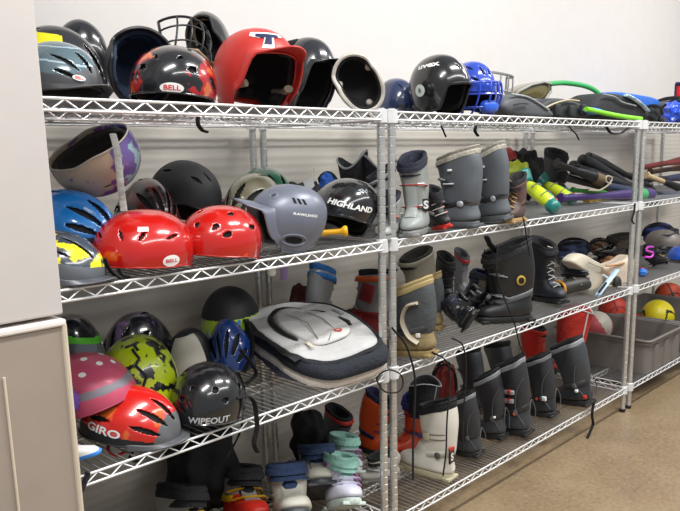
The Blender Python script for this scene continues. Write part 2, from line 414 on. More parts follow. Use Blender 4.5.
# pier at the left
pm=m('#c0bab7',rough=.6,var=.02); tm=m('#9b8f84',rough=.5,var=.03); te=m('#cfc2ae',rough=.5,var=.02)
bm=B(); bm.box((-1.475,.0,2.4),(.85,.1,2.8),bev=.004); struct('wall_left',bm,pm)
bm=B(); bm.box((-1.479,-.002,.49),(.85,.104,.98),bev=.004); struct('wall_left_panel',bm,tm)
bm=B(); bm.tube([(-1.054,-.054,0),(-1.054,-.054,.98)],.006,8); struct('trim_1',bm,te)
bm=B(); bm.box((-1.476,-.004,.985),(.852,.112,.014),bev=.004); struct('trim_2',bm,m('#e6dfda',rough=.45))
bm=B(); bm.tube([(-1.18,-.056,0),(-1.18,-.056,.9)],.003,8); struct('trim_3',bm,te)
# floor
fm=bpy.data.materials.new('mat_floor'); fm.use_nodes=True; nt=fm.node_tree; N=nt.nodes; L=nt.links; b=N['Principled BSDF']
tc=N.new('ShaderNodeTexCoord')
def nzz(s,d,rg=.5):
    n=N.new('ShaderNodeTexNoise'); n.inputs['Scale'].default_value=s; n.inputs['Detail'].default_value=d; n.inputs['Roughness'].default_value=rg; L.new(tc.outputs['Object'],n.inputs['Vector']); return n
def ramp(src,st):
    r=N.new('ShaderNodeValToRGB'); e=r.color_ramp.elements
    e[0].position,e[0].color=st[0][0],lin(st[0][1]); e[1].position,e[1].color=st[-1][0],lin(st[-1][1])
    for p,c in st[1:-1]: q=e.new(p); q.color=lin(c)
    L.new(src,r.inputs['Fac']); return r
r1=ramp(nzz(3.2,6,.6).outputs['Fac'],[(.3,'#776550'),(.5,'#8a765b'),(.7,'#9c8a6e')])
r2=ramp(nzz(55,4,.7).outputs['Fac'],[(.35,'#54493c'),(.46,'#87745a'),(.6,'#94826a'),(.7,'#b9aa90')])
mx=N.new('ShaderNodeMix'); mx.data_type='RGBA'; mx.inputs['Factor'].default_value=.45
L.new(r1.outputs['Color'],mx.inputs['A']); L.new(r2.outputs['Color'],mx.inputs['B'])
vo=N.new('ShaderNodeTexVoronoi'); vo.inputs['Scale'].default_value=34; L.new(tc.outputs['Object'],vo.inputs['Vector'])
r3=ramp(vo.outputs['Distance'],[(.05,'#8a8a8a'),(.14,'#000000')])
mx2=N.new('ShaderNodeMix'); mx2.data_type='RGBA'; L.new(r3.outputs['Color'],mx2.inputs['Factor']); L.new(mx.outputs['Result'],mx2.inputs['A']); mx2.inputs['B'].default_value=lin('#cdbfa4')
L.new(mx2.outputs['Result'],b.inputs['Base Color']); b.inputs['Roughness'].default_value=.3; b.inputs['Coat Weight'].default_value=.25; b.inputs['Coat Roughness'].default_value=.15
bm=B(); bm.box((3.2,-2.2,-.05),(12,6.4,.1)); struct('floor',bm,fm)
# ------------------------------------------------------------------ wire shelving
SH=[1.4222,1.041,.6334,.1271]; WD=1.83; DEP=.592; CHROME=m('#d2d2d0',rough=.32,metal=.8,var=.1); EP=m('#e6e7e8',rough=.36,metal=.35,var=.04); DK=m('#a4a6a9',rough=.3,metal=.7)
def wire_unit(x0,label):
    u=thing('wire_shelving_unit',label,'shelving unit','chrome wire shelving units along the wall',loc=(x0+WD/2,DEP/2,0)); ox=x0+WD/2; oy=DEP/2
    g=.024
    def add(o): o.parent=u; o.location=(-ox,-oy,0); return o
    for X in (x0+g,x0+WD-g):
        for Y in (0,DEP):
            bm=B(); prof=[(0,.012),(.0125,.012)]; z=.03
            while z<1.425: prof+=[(.0125,z),(.0108,z+.001),(.0108,z+.0035),(.0125,z+.0045)]; z+=.0254
            prof+=[(.0125,1.430),(.009,1.433),(0,1.433)]
            bm.lathe(prof,12,None,(X,Y,0)); p=add(bm.build('post',CHROME))
            bm=B(); bm.lathe([(0,0),(.014,0),(.015,.004),(.015,.016),(.006,.02),(0,.02)],12,None,(X,Y,0)); f=bm.build('foot',BLK); f.parent=p
    for zi,z in enumerate(SH):
        bm=B(); xa,xb=x0+.03,x0+WD-.03; ya,yb=-.012,DEP+.012; t=.0234; w=.0032
        for yy in (ya,yb,.21,.38):
            zz=z if yy in(ya,yb) else z-.006
            bm.tube([(xa,yy,zz),(xb,yy,zz)],w,8); bm.tube([(xa,yy,zz-t),(xb,yy,zz-t)],w if yy in (ya,yb) else .0025,8)
            n=round((xb-xa)/.0302); pts=[(xa+(xb-xa)*i/n,yy,zz-.0015 if i%2 else zz-t+.0015) for i in range(n+1)]
            bm.tube(pts,.0022,6)
        for xx in (x0+.022,x0+WD-.022):
            bm.tube([(xx,0.02,z),(xx,DEP-.02,z)],w,8); bm.tube([(xx,.02,z-t),(xx,DEP-.02,z-t)],w,8)
            n=18; bm.tube([(xx,.02+(DEP-.04)*i/n,z-.0015 if i%2 else z-t+.0015) for i in range(n+1)],.0022,6)
        s=add(bm.build('shelf',EP))
        bm=B(); n=int((xb-xa)/.0215)
        for i in range(1,n):
            xx=xa+(xb-xa)*i/n; bm.tube([(xx,ya,z-t*.1),(xx,ya+.004,z-.0003),(xx,yb-.004,z-.0003),(xx,yb,z-t*.1)],0.0018,5,cap=False)
        d=bm.build('wire_deck',DK); d.parent=s
        for X in (x0+g,x0+WD-g):
            for Y in (0,DEP):
                bm=B(); bm.lathe([(.0128,z-t-.008),(.0195,z-t-.008),(.0185,z+.006),(.0128,z+.008)],14,None,(X,Y,0))
                ang=(-1 if X<x0+1 else 1); 
                c=bm.build('corner_collar',EP); c.parent=s
    return u
wire_unit(-WD,'chrome wire shelving unit at the left loaded with helmets and a backpack')
wire_unit(0,'chrome wire shelving unit in the middle loaded with ski boots and bats')
wire_unit(WD+.022,'chrome wire shelving unit at the right edge holding grey storage bins')
# ------------------------------------------------------------------ light
w=bpy.data.worlds.new('World'); sc.world=w; w.use_nodes=True; bg=w.node_tree.nodes['Background']; bg.inputs[0].default_value=(.93,.97,1,1); bg.inputs[1].default_value=.41
def area(loc,sx,sy,e,rot=(0,0,0)):
    l=bpy.data.lights.new('fluorescent_lamp','AREA'); l.shape='RECTANGLE'; l.size=sx; l.size_y=sy; l.energy=e; l.color=(1,.985,.96)
    o=bpy.data.objects.new('fluorescent_lamp',l); COL.objects.link(o); o.location=loc; o.rotation_euler=rot; return o
for xx in (-1.6,.9,3.4):
    area((xx,-1.0,3.3),1.3,.25,70); 
area((.9,-2.6,3.3),6,.3,110)
sc.view_settings.view_transform='Standard'; sc.view_settings.look='None'; sc.view_settings.gamma=1; sc.view_settings.exposure=0
sc.view_settings.use_curve_mapping=False
Z1,Z2,Z3,Z4=[z+.002 for z in SH]
# ================================================================== TOP SHELF
def stripes(fn): return fn
SK=[(0,60,.13,.05),(30,52,.13,.05),(62,25,.14,.06),(62,-25,.14,.06),(30,-60,.12,.05),(22,0,.0,.0)]
BV=[(14,48,.36,.075),(14,-18,.34,.07),(40,38,.38,.08),(42,-28,.36,.08),(66,40,.3,.07),(68,-10,.34,.07),(64,-50,.2,.06)]
HB=[(16,50,.22,.06),(38,20,.26,.05),(60,50,.2,.05),(38,-40,.24,.05)]
RND=[(24,56,.1,.07),(24,24,.1,.07),(58,52,.12,.08),(60,10,.12,.08),(58,-34,.12,.08),(24,-50,.1,.07)]
def logo_oval(h,P,az,el,txt,hw=.026,hh=.014,k=1.012,tc='#c8202a',b=.115,c=.13,k2=1.018):
    decal('logo',disc_uv(hw,hh),surf(P,az,el,k,b=b,c=c),WHT,h); decal('lettering',text_uv(txt,min(hh*.95,hw*.5),.03),surf(P,az,el,k2,b=b,c=c),pl(tc),h)
h,P=helmet('bike_helmet','black cycling helmet with a yellow stripe, behind the slate blue helmet','bike',.15,.15,.11,.15,[gl('#26272b'),pl('#f0e61e')],
  pat=lambda d,az,el:1 if 38<el<60 and -128<az<-66 else 0,vents=[(20,50,.3,.05),(50,30,.3,.05),(20,-30,.3,.05)],ridge=.02)
put(h,(2,110,25,None),Z1,(70,0,-8),Y=.30)
h,P=helmet('bike_helmet','slate blue and grey cycling helmet beside the white pier on the top shelf','bike',.15,.15,.108,.15,[gl('#52666f'),pl('#45464a'),gl('#9cb0bb')],
  pat=lambda d,az,el:1 if el<26+14*math.sin(R(az*2+30)) else (2 if abs(math.sin(R(el*6)))<.16 and el<75 else 0),vents=[(18,50,.3,.05),(46,36,.36,.06),(46,-25,.36,.06),(68,45,.26,.05)],ridge=.03,bill=.04,billmat=pl('#3c3d40'))
decal('logo',disc_uv(.017,.008),surf(P,-28,12,1.03),WHT,h); decal('lettering',text_uv('BELL',.008,.03),surf(P,-28,12,1.04),pl('#d0402c'),h)
put(h,(2,113,41,None),Z1,(48,0,-10),Y=.10)
h,P=helmet('ski_helmet','glossy black helmet tipped up behind the slate blue cycling helmet','skate',.13,.13,.105,.14,[gl('#1d1e24')],pat=None,bill=.05,vents=[(30,40,.2,.03)])
put(h,(50,114,12,None),Z1+.05,(75,0,-28),Y=.44)
h,P=helmet('catcher_helmet','black catcher helmet lying with its navy padded opening to the front','hockey',.13,.13,.112,.15,[pl('#2b2d31')],liner=fab('#26344a'),rim=pl('#1b1c1f'),rimr=.007)
for az in (-60,0,60):
    bm=B(); bm.tube([P(az+k*6,30,.86) for k in range(-4,5)],.012,8); bm.build('padding',fab('#30435e'),h)
put(h,(104,176,27,None),Z1,(20,-74,14),Y=.25)
def cage(root,mat,a=.15,b=.115,c=.15,r=.0032,azs=(-42,-14,14,42),els=(-58,-34,-6,18),wmax=66,x0=.0):
    f=lambda az,el:Vector((x0+a*math.cos(R(el))*math.cos(R(az)),b*math.sin(R(az))*(.6+.4*math.cos(R(el))),c*math.sin(R(el))-.01))
    bm=B()
    for e in els: bm.tube([f(-wmax+2*wmax*k/14,e) for k in range(15)],r,6)
    for z in azs: bm.tube([f(z*(1-.2*k/10),els[0]+(els[-1]-els[0])*k/10) for k in range(11)],r,6)
    bm.tube([f(-wmax,els[0]+(els[-1]-els[0])*k/10) for k in range(11)]+[f(-wmax+2*wmax*k/14,els[-1]) for k in range(15)]+[f(wmax,els[-1]-(els[-1]-els[0])*k/10) for k in range(11)]+[f(wmax-2*wmax*k/14,els[0]) for k in range(15)],r*1.3,6,closed=True)
    bm.build('face_cage',mat,root)
t=thing('catcher_mask','black wire face cage standing up behind the flame helmet','face mask')
cage(t,m('#2a2b2d',rough=.4,metal=.4),a=.12,b=.10,c=.12,r=.0035)
bm=B(); bm.tube([(0,-.09,-.1),(.06,-.07,-.11),(.09,0,-.11),(.06,.07,-.11),(0,.09,-.1)],.011,8,flat=.5); bm.build('chin_pad',fab('#b3a68c'),t)
put(t,(152,214,15,66),Z1+.10,(38,-40,6),Y=.33,fzr=(.6,1.6))
h,P=helmet('catcher_helmet','black helmet shell with tan straps standing on edge beside the wire cage','hockey',.12,.13,.10,.14,[gl('#1e1e20')],rim=gl('#2c2c2e'),rimr=.006)
bm=B(); bm.tube([P(a,24,.8) for a in range(-80,81,10)],.012,8,flat=.4); bm.tube([P(a,0,.8) for a in range(100,261,10)],.012,8,flat=.4); bm.build('strap',fab('#a39878'),h)
put(h,(186,232,11,None),Z1+.11,(-50,-60,-10),Y=.42)
flm=gl('#15161a'); 
h,P=helmet('skate_helmet','glossy black skate helmet with red flames and a white oval badge','skate',.135,.14,.112,.125,[flm,gl('#15161a',h2='#a81a20',thr=.5,ps=24,h3='#c8602a')],
   pat=lambda d,az,el:1 if abs(az)>30+6*math.sin(el*.3) and el<52+8*math.sin(R(az*9)) else 0,vents=[(24,50,.09,.055),(24,20,.09,.055),(58,50,.12,.08),(58,8,.12,.08),(24,-40,.1,.06)],rim=gl('#0f0f10'))
logo_oval(h,P,8,-8,'BELL',.03,.016)
put(h,(129,217,45,None),Z1,(-8,0,-4),Y=.13)
h,P=helmet('batting_helmet','matte red batting helmet with a white and navy T logo','bat',.135,.135,.11,.15,[m('#bd2f29',rough=.4)],rim=m('#bd2f29',rough=.4),bill=.065,liner=m('#141416',rough=.9),rimr=.004,p=.85,pads=True)
TM=[(-.03,.022),(.034,.022),(.034,.010),(.012,.006),(.008,-.024),(-.010,-.024),(-.004,.006),(-.014,.002),(-.03,.008)]
decal('logo',poly_uv([(x*1.6,y*1.7) for x,y in TM]),surf(P,-22,37,1.012,c=.15),WHT,h); decal('logo_inner',poly_uv([(x*1.05,y*1.1+.001) for x,y in TM]),surf(P,-22,37,1.02,c=.15),pl('#23294f'),h)
for az in (-78,78): 
    bm=B(); bm.tube([P(az+k,-30+abs(k)*.1,.88) for k in range(-24,25,6)],.014,8); bm.build('ear_pad',fab('#8d8272'),h)
for k in range(4):
    bm=B(); bm.ball(P(150+k*20,-5,.8),(.02,.024,.03),10,8,sq=.7); bm.build('padding',fab('#1c1c1e'),h)
put(h,(213,306,28,None),Z1,(36,-4,-3),Y=.14)
h,P=helmet('batting_helmet','glossy black batting helmet behind the red batting helmet','bat',.135,.13,.108,.16,[gl('#23252b')],rim=gl('#15161a'),bill=.04,liner=m('#141416',rough=.9),p=.8)
put(h,(278,342,37,None),Z1,(50,-8,-6),Y=.3)
t=thing('chin_cup','black padded chin cup lying on top of the black batting helmet','chin cup'); bm=B(); bm.ball((0,0,0),(.05,.02,.012),14,8,sq=.6); bm.build('cup',fab('#1e1e20'),t)
bm=B(); bm.tube(crv([(-.05,0,0),(-.08,.01,-.02),(-.1,.0,-.05)],6),.006,6); bm.build('strap',BLK,t)
put(t,(271,301,30,42),Z1+.155,(90,0,10),Y=.35)
h,P=helmet('hockey_helmet','black and silver helmet on its side showing a white interior','hockey',.125,.13,.10,.14,[gl('#2a2c30'),m('#a9adb0',rough=.3,metal=.4)],pat=lambda d,az,el:1 if 18<el<40 and int((az+180)/24)%2 else 0,rim=m('#c7c4ba',rough=.5),rimr=.009,liner=m('#1c1c1e',rough=.8),vents=RND)
for az in (-70,70,180):
    bm=B(); bm.ball(P(az,10,.78),(.016,.016,.024),12,8); bm.build('ear_pad',m('#c9c2b4',rough=.8),h)
put(h,(333,384,54,None),Z1,(0,-78,30),Y=.16)
h,P=helmet('ski_helmet','navy blue glossy helmet lying low beside the corner post','skate',.13,.13,.105,.11,[gl('#2a3658',h2='#141720',ps=9)],vents=[(30,40,.2,.03)])
put(h,(374,418,78,None),Z1,(40,0,0),Y=.32)
h,P=helmet('ski_helmet','black flat topped helmet peeking up behind the navy helmet','cap',.13,.13,.10,.09,[fab('#26272a')],bill=.05)
put(h,(374,420,65,None),Z1,(60,0,6),Y=.46,fzr=(.7,1.9))
h,P=helmet('ski_helmet','black ski helmet with white lettering and a white ear disc','ski',.135,.135,.112,.15,[gl('#131315'),m('#b9b7c8',rough=.4)],pat=lambda d,az,el:1 if abs(d.y)<.05 and d.z>.05 and d.x>-.2 else 0,vents=[(30,58,.12,.03)],liner=fab('#1c1c1e'),rimr=.006)
decal('lettering',text_uv('uvex',.03,.05),surf(P,-84,36,1.015,c=.15),WHT,h); decal('ear_disc',disc_uv(.022,.024),surf(P,-102,-8,1.02),m('#c4cac8',rough=.5),h); decal('ear_badge',disc_uv(.006,.01),surf(P,-102,-8,1.03),pl('#5a6a62'),h)
put(h,(409,471,54,None),Z1,(58,-6,6),Y=.12)
h,P=helmet('catcher_helmet','bright blue catcher helmet with a blue wire face cage','hockey',.12,.13,.105,.14,[gl('#2343ae')],rim=gl('#1c389a'),vents=HB,liner=m('#111216',rough=.9))
cage(h,gl('#2748c0'),a=.16,b=.115,c=.13,r=.005)
bm=B(); bm.ball((.12,0,-.08),(.03,.045,.03),14,10,sq=.7); bm.build('chin_guard',gl('#2c5cd0'),h)
put(h,(446,503,61,None),Z1,(42,0,0),Y=.13)
t=thing('face_mask','silver wire face mask with cream padding beside the blue catcher helmet','face mask'); cage(t,m('#8b8b8b',rough=.4,metal=.6),r=.004)
bm=B(); bm.ball((.06,0,-.06),(.04,.09,.04),16,10,sq=.7); bm.build('chin_pad',fab('#cfc6b4'),t)
put(t,(478,514,70,None),Z1,(60,0,-8),Y=.25)
# soft gear on the top shelf
def lump(name,label,cat,bb,z,col,r=(.15,.1,.05),rot=(0,0,0),Y=None,disp=.35,seed=1,sq=.8,mat=None,group=None,straps=0,nm='body',**k):
    t=thing(name,label,cat,group); bm=B(); bm.ball((0,0,0),r,36,20,sq=sq,disp=disp,seed=seed); o_=bm.build(nm,mat or fab(col),t,sub=1)
    for v in o_.data.vertices: v.co*=1+.12*noise.noise(v.co*22+Vector((seed,0,0)))
    o_.data.set_sharp_from_angle(angle=R(120))
    for i in range(straps):
        x=r[0]*(-.5+i*(1.0/max(1,straps-1)) if straps>1 else 0); bm=B(); bm.tube([(x,r[1]*1.05*math.cos(a),r[2]*1.1*math.sin(a)) for a in [PI*j/10 for j in range(11)]],.009,8,flat=.3); bm.build('strap',fab('#141416'),t)
    return put(t,bb,z,rot,Y=Y,**k)
def guard(name,label,cat,col,col2,bb,z,rot,Y=None,group=None,knee=True,**k):
    t=thing(name,label,cat,group); rows=[]
    for i in range(13):
        x=-.17+.34*i/12; w=.058+.014*math.sin(i/12*PI); rows.append([Vector((x,w*math.sin(a),w*math.cos(a)*(.8))) for a in [R(-100+200*j/14) for j in range(15)]])
    bm=B(); bm.loft(rows,False,False,closed=False); bm.build('shin_shell',col,t,solid=.008)
    for i in range(3):
        bm=B(); bm.ball((.19-.012*i+.03*i,0,.02+.012*i),(.05,.06-.006*i,.04),18,10,sq=.8); bm.build('knee_cap',col2,t)
    for x in (-.1,.02,.12):
        bm=B(); bm.tube([(x,.062*math.cos(a),.05*math.sin(a)-.0) for a in [2*PI*j/18 for j in range(18)]],.008,8,flat=.3,closed=True); bm.build('strap',fab('#161618'),t)
    bm=B(); bm.ball((0,0,.004),(.16,.045,.035),20,10,sq=.8); bm.build('padding',fab('#2a2a2c'),t)
    return put(t,bb,z,rot,Y=Y,**k)
G='catcher leg guards on the top shelf'
gA=m('#55585c',rough=.55,bump=.15,bs=25); gB=m('#34363a',rough=.6,bump=.2,bs=25); gC=m('#232428',rough=.75,bump=.3,bs=40)
t_=ptop('leg_guard','charcoal padded leg guard with a dark slot beside the silver wire mask','leg guard',[(501,119),(503,101),(511,93),(523,94),(536,101),(552,111),(562,119)],.08,.13,gA,group=G,zmin=Z1)
on(t_,B().tube(crv([at(514,105,.06),at(521,103.5,.058),at(528,104,.058)],5),.004,6,flat=.6),'slot',BLK); on(t_,B().tube(crv([at(511,94,.07),at(530,98,.066),at(549,110,.066)],6),.004,6),'edge_trim',m('#8d9094',rough=.5))
t_=ptop('leg_guard','dark grey padded guard in the middle of the top shelf pile','leg guard',[(540,119),(541,103),(550,97),(566,98),(580,103),(592,108),(598,120)],.16,.14,gB,group=G,zmin=Z1)
on(t_,B().tube(crv([at(545,108,.14),at(556,103,.138),at(568,100,.138),at(579,101,.14)],6),.004,6),'edge_trim',m('#b6a888',rough=.6))
for q_ in ((557,110),(571,111),(583,110)): on(t_,B().box(at(q_[0],q_[1],.13),(.04,.02,.05),bev=.006),'strap_pad',m('#1f2023',rough=.7))
t_=ptop('pad','olive gold shiny pad with a grey frame on top of the leg guards','pad',[(508,99),(517,90),(530,83),(545,80),(552,82),(553,91),(547,101),(535,101),(522,96)],.3,.08,gl('#5d5426'))
on(t_,B().tube([at(x,y,.285) for x,y in ((510,99),(519,91),(531,85),(544,82),(551,84),(551,91),(545,100),(534,100),(522,97))],.006,8,closed=True),'frame',m('#8f8f8a',rough=.5))
t_.location.z+=0
lump('chest_protector','black and cream padded protector lying behind the grey shin guards','chest protector',(558,605,96,None),Z1,'#37383a',(.16,.1,.05),Y=.35,seed=4,straps=3)
bm=B(); bm.tube(crv([at(548,84,.5),at(565,83,.48),at(585,86,.45),at(597,92,.42),at(604,101,.4)],8),.013,10); tag(bm.build('pool_noodle',mtt('#33a45a')),'green foam tube arching over the grey padding','foam tube')
t_=ptop('equipment_bag','black padded bag with a pale blue streak near the second post','bag',[(590,119),(594,104),(601,93),(612,92),(628,95),(641,103),(650,112),(655,121)],.12,.16,gC,zmin=Z1)
on(t_,B().tube(crv([at(626,95,.10),at(634,99,.10),at(642,105,.10),at(648,111,.10)],6),.013,8,flat=.5),'blue_streak',m('#a8cbe4',rough=.5,h2='#e4eef4',thr=.5,ps=40)); on(t_,B().tube(crv([at(603,94,.105),at(615,97,.1),at(622,102,.1),at(636,106,.1)],6),.0035,6),'edge_trim',m('#8d9094',rough=.5))
bm=B(); bm.tube(crv([at(586,109,.1),at(604,113,.09),at(622,116.5,.06),at(641,119,.03)],8),.011,10); tag(bm.build('hockey_stick',pl('#7ed321')),'lime green plastic stick lying along the front edge of the top shelf','stick')
ptop('foam_pad','flat bright blue padded strip lying behind the black bag','pad',[(604,100),(605,91),(620,91),(640,95),(662,98),(664,108),(640,108)],.42,.1,pl('#2f6fd0'))
ptop('foam_pad','small blue edge of a pad just above the lime green stick','pad',[(586,108),(594,106),(604,110),(612,114),(600,115),(588,113)],.1,.05,pl('#4a8ad8'))
lump('equipment_bag','grey bag with dark edging behind the bright blue pad at the right edge','bag',(646,700,96,None),Z1,'#55565a',(.16,.1,.06),Y=.4,seed=5,straps=2)
lump('elbow_pad','black elbow pad beside the second corner post','pad',(640,664,104,None),Z1,'#1c1c20',(.08,.06,.05),Y=.2,seed=6,straps=2)
lump('knee_pad','bright blue pad at the right edge of the top shelf','pad',(660,690,99,None),Z1,'#1f4fd0',(.08,.06,.05),Y=.16,seed=3,mat=gl('#1d4fd6'),straps=1)
t=thing('cooler_bag','red zipped box bag with navy edges at the back of the top shelf','bag'); bm=B(); bm.box((0,0,.1),(.3,.2,.2),bev=.02); bm.build('body',fab('#d8242a'),t)
bm=B(); bm.tube([(-.15,-.1,.2),(.15,-.1,.2),(.15,.1,.2),(-.15,.1,.2)],.008,8,closed=True); bm.tube([(-.15,-.1,0),(-.15,-.1,.2)],.008,8); bm.tube([(-.15,.1,0),(-.15,.1,.2)],.008,8); bm.tube(crv([(-.08,-.02,.2),(0,-.02,.24),(.08,-.02,.2)],6),.008,8); bm.build('piping',fab('#26264a'),t)
put(t,(672,716,73,None),Z1,(90,0,0),Y=.28,fzr=(.7,2))
# straps hanging below the top shelf
def hang(label,pts,Y,w=.005,col='#121214',name='hanging_strap',cat='strap',mat=None,flat=.4,group=None):
    bm=B(); bm.tube(crv([at(x,y,Y) for x,y in pts],6),w,8,flat=flat); return tag(bm.build(name,mat or fab(col)),label,cat,group)
hang('short black strap tip hanging below the flame helmet',[(198,117),(198,124),(202,130),(207,132)],.02,.008)
hang('black strap end hanging below the black helmet with the ear disc',[(441,126),(443,130),(446,137)],.02,.004)
hang('small black buckle hanging below the blue catcher helmet',[(476,126),(475,131),(478,136)],.02,.007)
hang('thin black strap hanging beneath the grey shin guards',[(569,126),(572,130),(576,134),(579,140)],.03,.004)
hang('black loop of webbing sagging under the lime green stick',[(606,126),(611,133),(621,133),(629,127)],.03,.008)
# ================================================================== SECOND SHELF, LEFT UNIT
t=fab
h,P=helmet('bike_helmet','bright blue cycling helmet with white streaks next to the white pier','bike',.15,.14,.108,.14,[gl('#1f78c8',h2='#c9dcea',thr=.64,ps=14),pl('#22262c')],pat=lambda d,az,el:1 if el<8 else 0,vents=BV[:5],ridge=.03)
put(h,(12,122,189,250),Z2+.045,(55,0,-6),Y=.26)
h,P=helmet('bike_helmet','grey cycling helmet with bold yellow markings at the front left','bike',.15,.14,.108,.13,[gl('#3b4552',h2='#f0e020',thr=.53,ps=20),m('#5d6268',rough=.35),gl('#3a4048')],pat=lambda d,az,el:1 if el<22 else (0 if el<75 else 2),vents=[(48,10,.4,.03),(20,30,.4,.04)],ridge=.02,bill=.035,billmat=m('#4a4e54',rough=.35))
put(h,(2,117,229,None),Z2,(58,6,-14),Y=.075)
h,P=helmet('bike_helmet','dark red and black helmet with long slotted vents','bike',.15,.14,.105,.15,[gl('#571417'),gl('#18181b')],pat=lambda d,az,el:1 if int((math.degrees(math.atan2(d.y,d.z))+90)/17)%2 else 0,vents=BV,ridge=.03)
put(h,(112,182,178,None),Z2+.02,(25,0,-8),Y=.40)
h,P=helmet('snow_helmet','matte black helmet with angular vents tipped up at the back','skate',.14,.14,.11,.13,[m('#202126',rough=.6)],vents=[(35,40,.16,.04),(60,30,.16,.05),(60,-20,.14,.05)])
put(h,(146,222,160,None),Z2+.06,(60,-12,-20),Y=.45)
h,P=helmet('skate_helmet','large glossy red skate helmet with a round white badge and small sticker','skate',.14,.145,.118,.13,[gl('#b51510')],vents=[(58,34,.17,.035),(22,58,.16,.03),(58,-25,.15,.035)],rim=gl('#a81813'),p=.86)
logo_oval(h,P,46,-7,'BELL',.021,.018); decal('sticker',poly_uv([(-.011,-.008),(.011,-.008),(.011,.008),(-.011,.008)]),surf(P,14,38,1.012),WHT,h)
put(h,(91,194,209,278),Z2,(-14,0,-3)); strap_on(h,[(104,258),(110,270),(118,277),(127,279)],.0,.009); strap_on(h,[(118,268),(122,275),(130,277)],.0,.007)
h,P=helmet('skate_helmet','smaller glossy red helmet with black oval vents','skate',.135,.14,.11,.125,[gl('#b8170f')],vents=RND,rim=gl('#a81813'),p=.88)
decal('emblem',disc_uv(.008,.009),surf(P,62,-14,1.012),pl('#e8482c'),h)
put(h,(177,262,205,265),Z2,(-22,0,-6))
h,P=helmet('bike_helmet','dark green cycling helmet at the back touching the rear post','bike',.14,.14,.105,.14,[gl('#17694a')],vents=BV[:4]); put(h,(232,300,167,None),Z2,(30,0,0),Y=.49)
h,P=helmet('bike_helmet','magenta and purple helmet edge peeking out beside the matte black helmet','bike',.14,.14,.1,.14,[gl('#a03a86')]); put(h,(190,232,172,None),Z2,(30,0,-4),Y=.52)
h,P=helmet('bike_helmet','olive and tan cycling helmet with large open vents and lime edge','bike',.15,.14,.108,.14,[gl('#7d7961'),pl('#a9c23c')],pat=lambda d,az,el:1 if az<-60 and el<20 else 0,vents=BV,ridge=.03,rim=pl('#9db53a'))
put(h,(217,295,173,None),Z2,(-35,0,4),Y=.36)
h,P=helmet('batting_helmet','matte grey batting helmet with an ear hole and slotted vents','bat',.135,.135,.112,.15,[m('#6d7280',rough=.36,metal=.15)],rim=m('#6d7280',rough=.36),bill=.075,vents=[],p=.84,liner=m('#101012',rough=.9),sym=False)
for k in range(3): decal('vent_slot',poly_uv([(-.004+k*.014,-.012),(.004+k*.014,-.012),(-.006+k*.014,.014),(-.014+k*.014,.014)]),surf(P,78,36,1.006,c=.15),m('#0c0c0e',rough=.9),h)
decal('lettering',text_uv('RAWLINGS',.011,.03),surf(P,98,14,1.008,c=.15),WHT,h)
decal('badge',disc_uv(.015,.015),surf(P,36,40,1.008,c=.15),m('#8b8f9a',rough=.3,metal=.3),h); decal('badge_mark',disc_uv(.008,.010),surf(P,36,40,1.014,c=.15),m('#54586a',rough=.3,metal=.3),h)
decal('ear_hole',[(x*1.25,y) for x,y in disc_uv(.02,.015)[0]] and ([(x*1.25,y) for x,y in disc_uv(.02,.015)[0]],disc_uv(.02,.015)[1]),surf(P,92,-30,1.008),m('#0a0a0b',rough=.9),h)
bm=B(); bm.tube([surf(P,92,-30,1.01)(.034*math.cos(a),.024*math.sin(a)) for a in [2*PI*k/30 for k in range(30)]],.003,6,closed=True); bm.build('ear_rim',m('#7c8190',rough=.36,metal=.15),h)
put(h,(231,327,184,257),Z2,(-70,0,-14))
h,P=helmet('batting_helmet','glossy black helmet with large white capital lettering across it',[(0,-4),(50,-8),(80,-40),(120,-48),(180,-36)],.135,.13,.11,.145,[gl('#16171a')],rim=gl('#222326'),p=.84,rimr=.006)
decal('lettering',text_uv('HIGHLAND',.023,.05),surf(P,-2,14,1.012,c=.145),WHT,h)
bm=B()
for k in range(3): bm.tube([surf(P,14,44,1.01,c=.145)(u*.001-.02,(.006*math.sin(u*.35+k*2)+k*.006)) for u in range(0,34,2)],.0018,5)
bm.build('silver_scribble',m('#a4aab2',rough=.5),h)
put(h,(305,379,178,None),Z2,(8,0,-20),Y=.13,fzr=(.6,1.4))
t=thing('toy_bat','yellow plastic bat handle poking out from behind the grey batting helmet','bat'); bm=B()
bm.lathe([(0,-.2),(.022,-.2),(.017,-.1),(.013,0),(.0135,.05),(.016,.055),(.024,.066),(.026,.074),(.022,.082),(0,.084)],20,Matrix.Rotation(R(90),3,'Y')); bm.build('handle',m('#e0a818',rough=.45),t)
put(t,(285,348,227,246),Z2+.012,(84,0,4),Y=.1,fit=False)
t=thing('goggles','black goggle frame propped up behind the grey batting helmet','goggles'); bm=B(); bm.tube([(.0,.07*math.cos(a),.045*math.sin(a)) for a in [2*PI*k/24 for k in range(24)]],.011,8,closed=True); bm.build('frame',BLK,t)
bm=B(); bm.ball((0,0,0),(.004,.06,.036),16,8); bm.build('lens',m('#8c8c86',rough=.1,coat=1),t)
put(t,(284,305,162,196),Z2+.07,(30,10,-62),Y=.42)
t=thing('price_card','white paper card leaning behind the batting helmets','card'); bm=B(); bm.box((0,0,.05),(.003,.05,.1)); bm.build('card',m('#cfd2d4',rough=.6),t); bm=B(); bm.box((-.006,.045,.06),(.004,.006,.13)); bm.build('edge_strip',m('#e1e1de',rough=.4),t)
put(t,(303,324,165,None),Z2+.08,(0,-8,22),Y=.44)
lump('knee_pad','blue and black pad behind the white lettered black helmet','pad',(316,340,166,192),Z2+.08,'#1d4c9c',(.05,.05,.05),rot=(0,0,-20),Y=.42,seed=2,mat=fab('#1b4a9a'),straps=1)
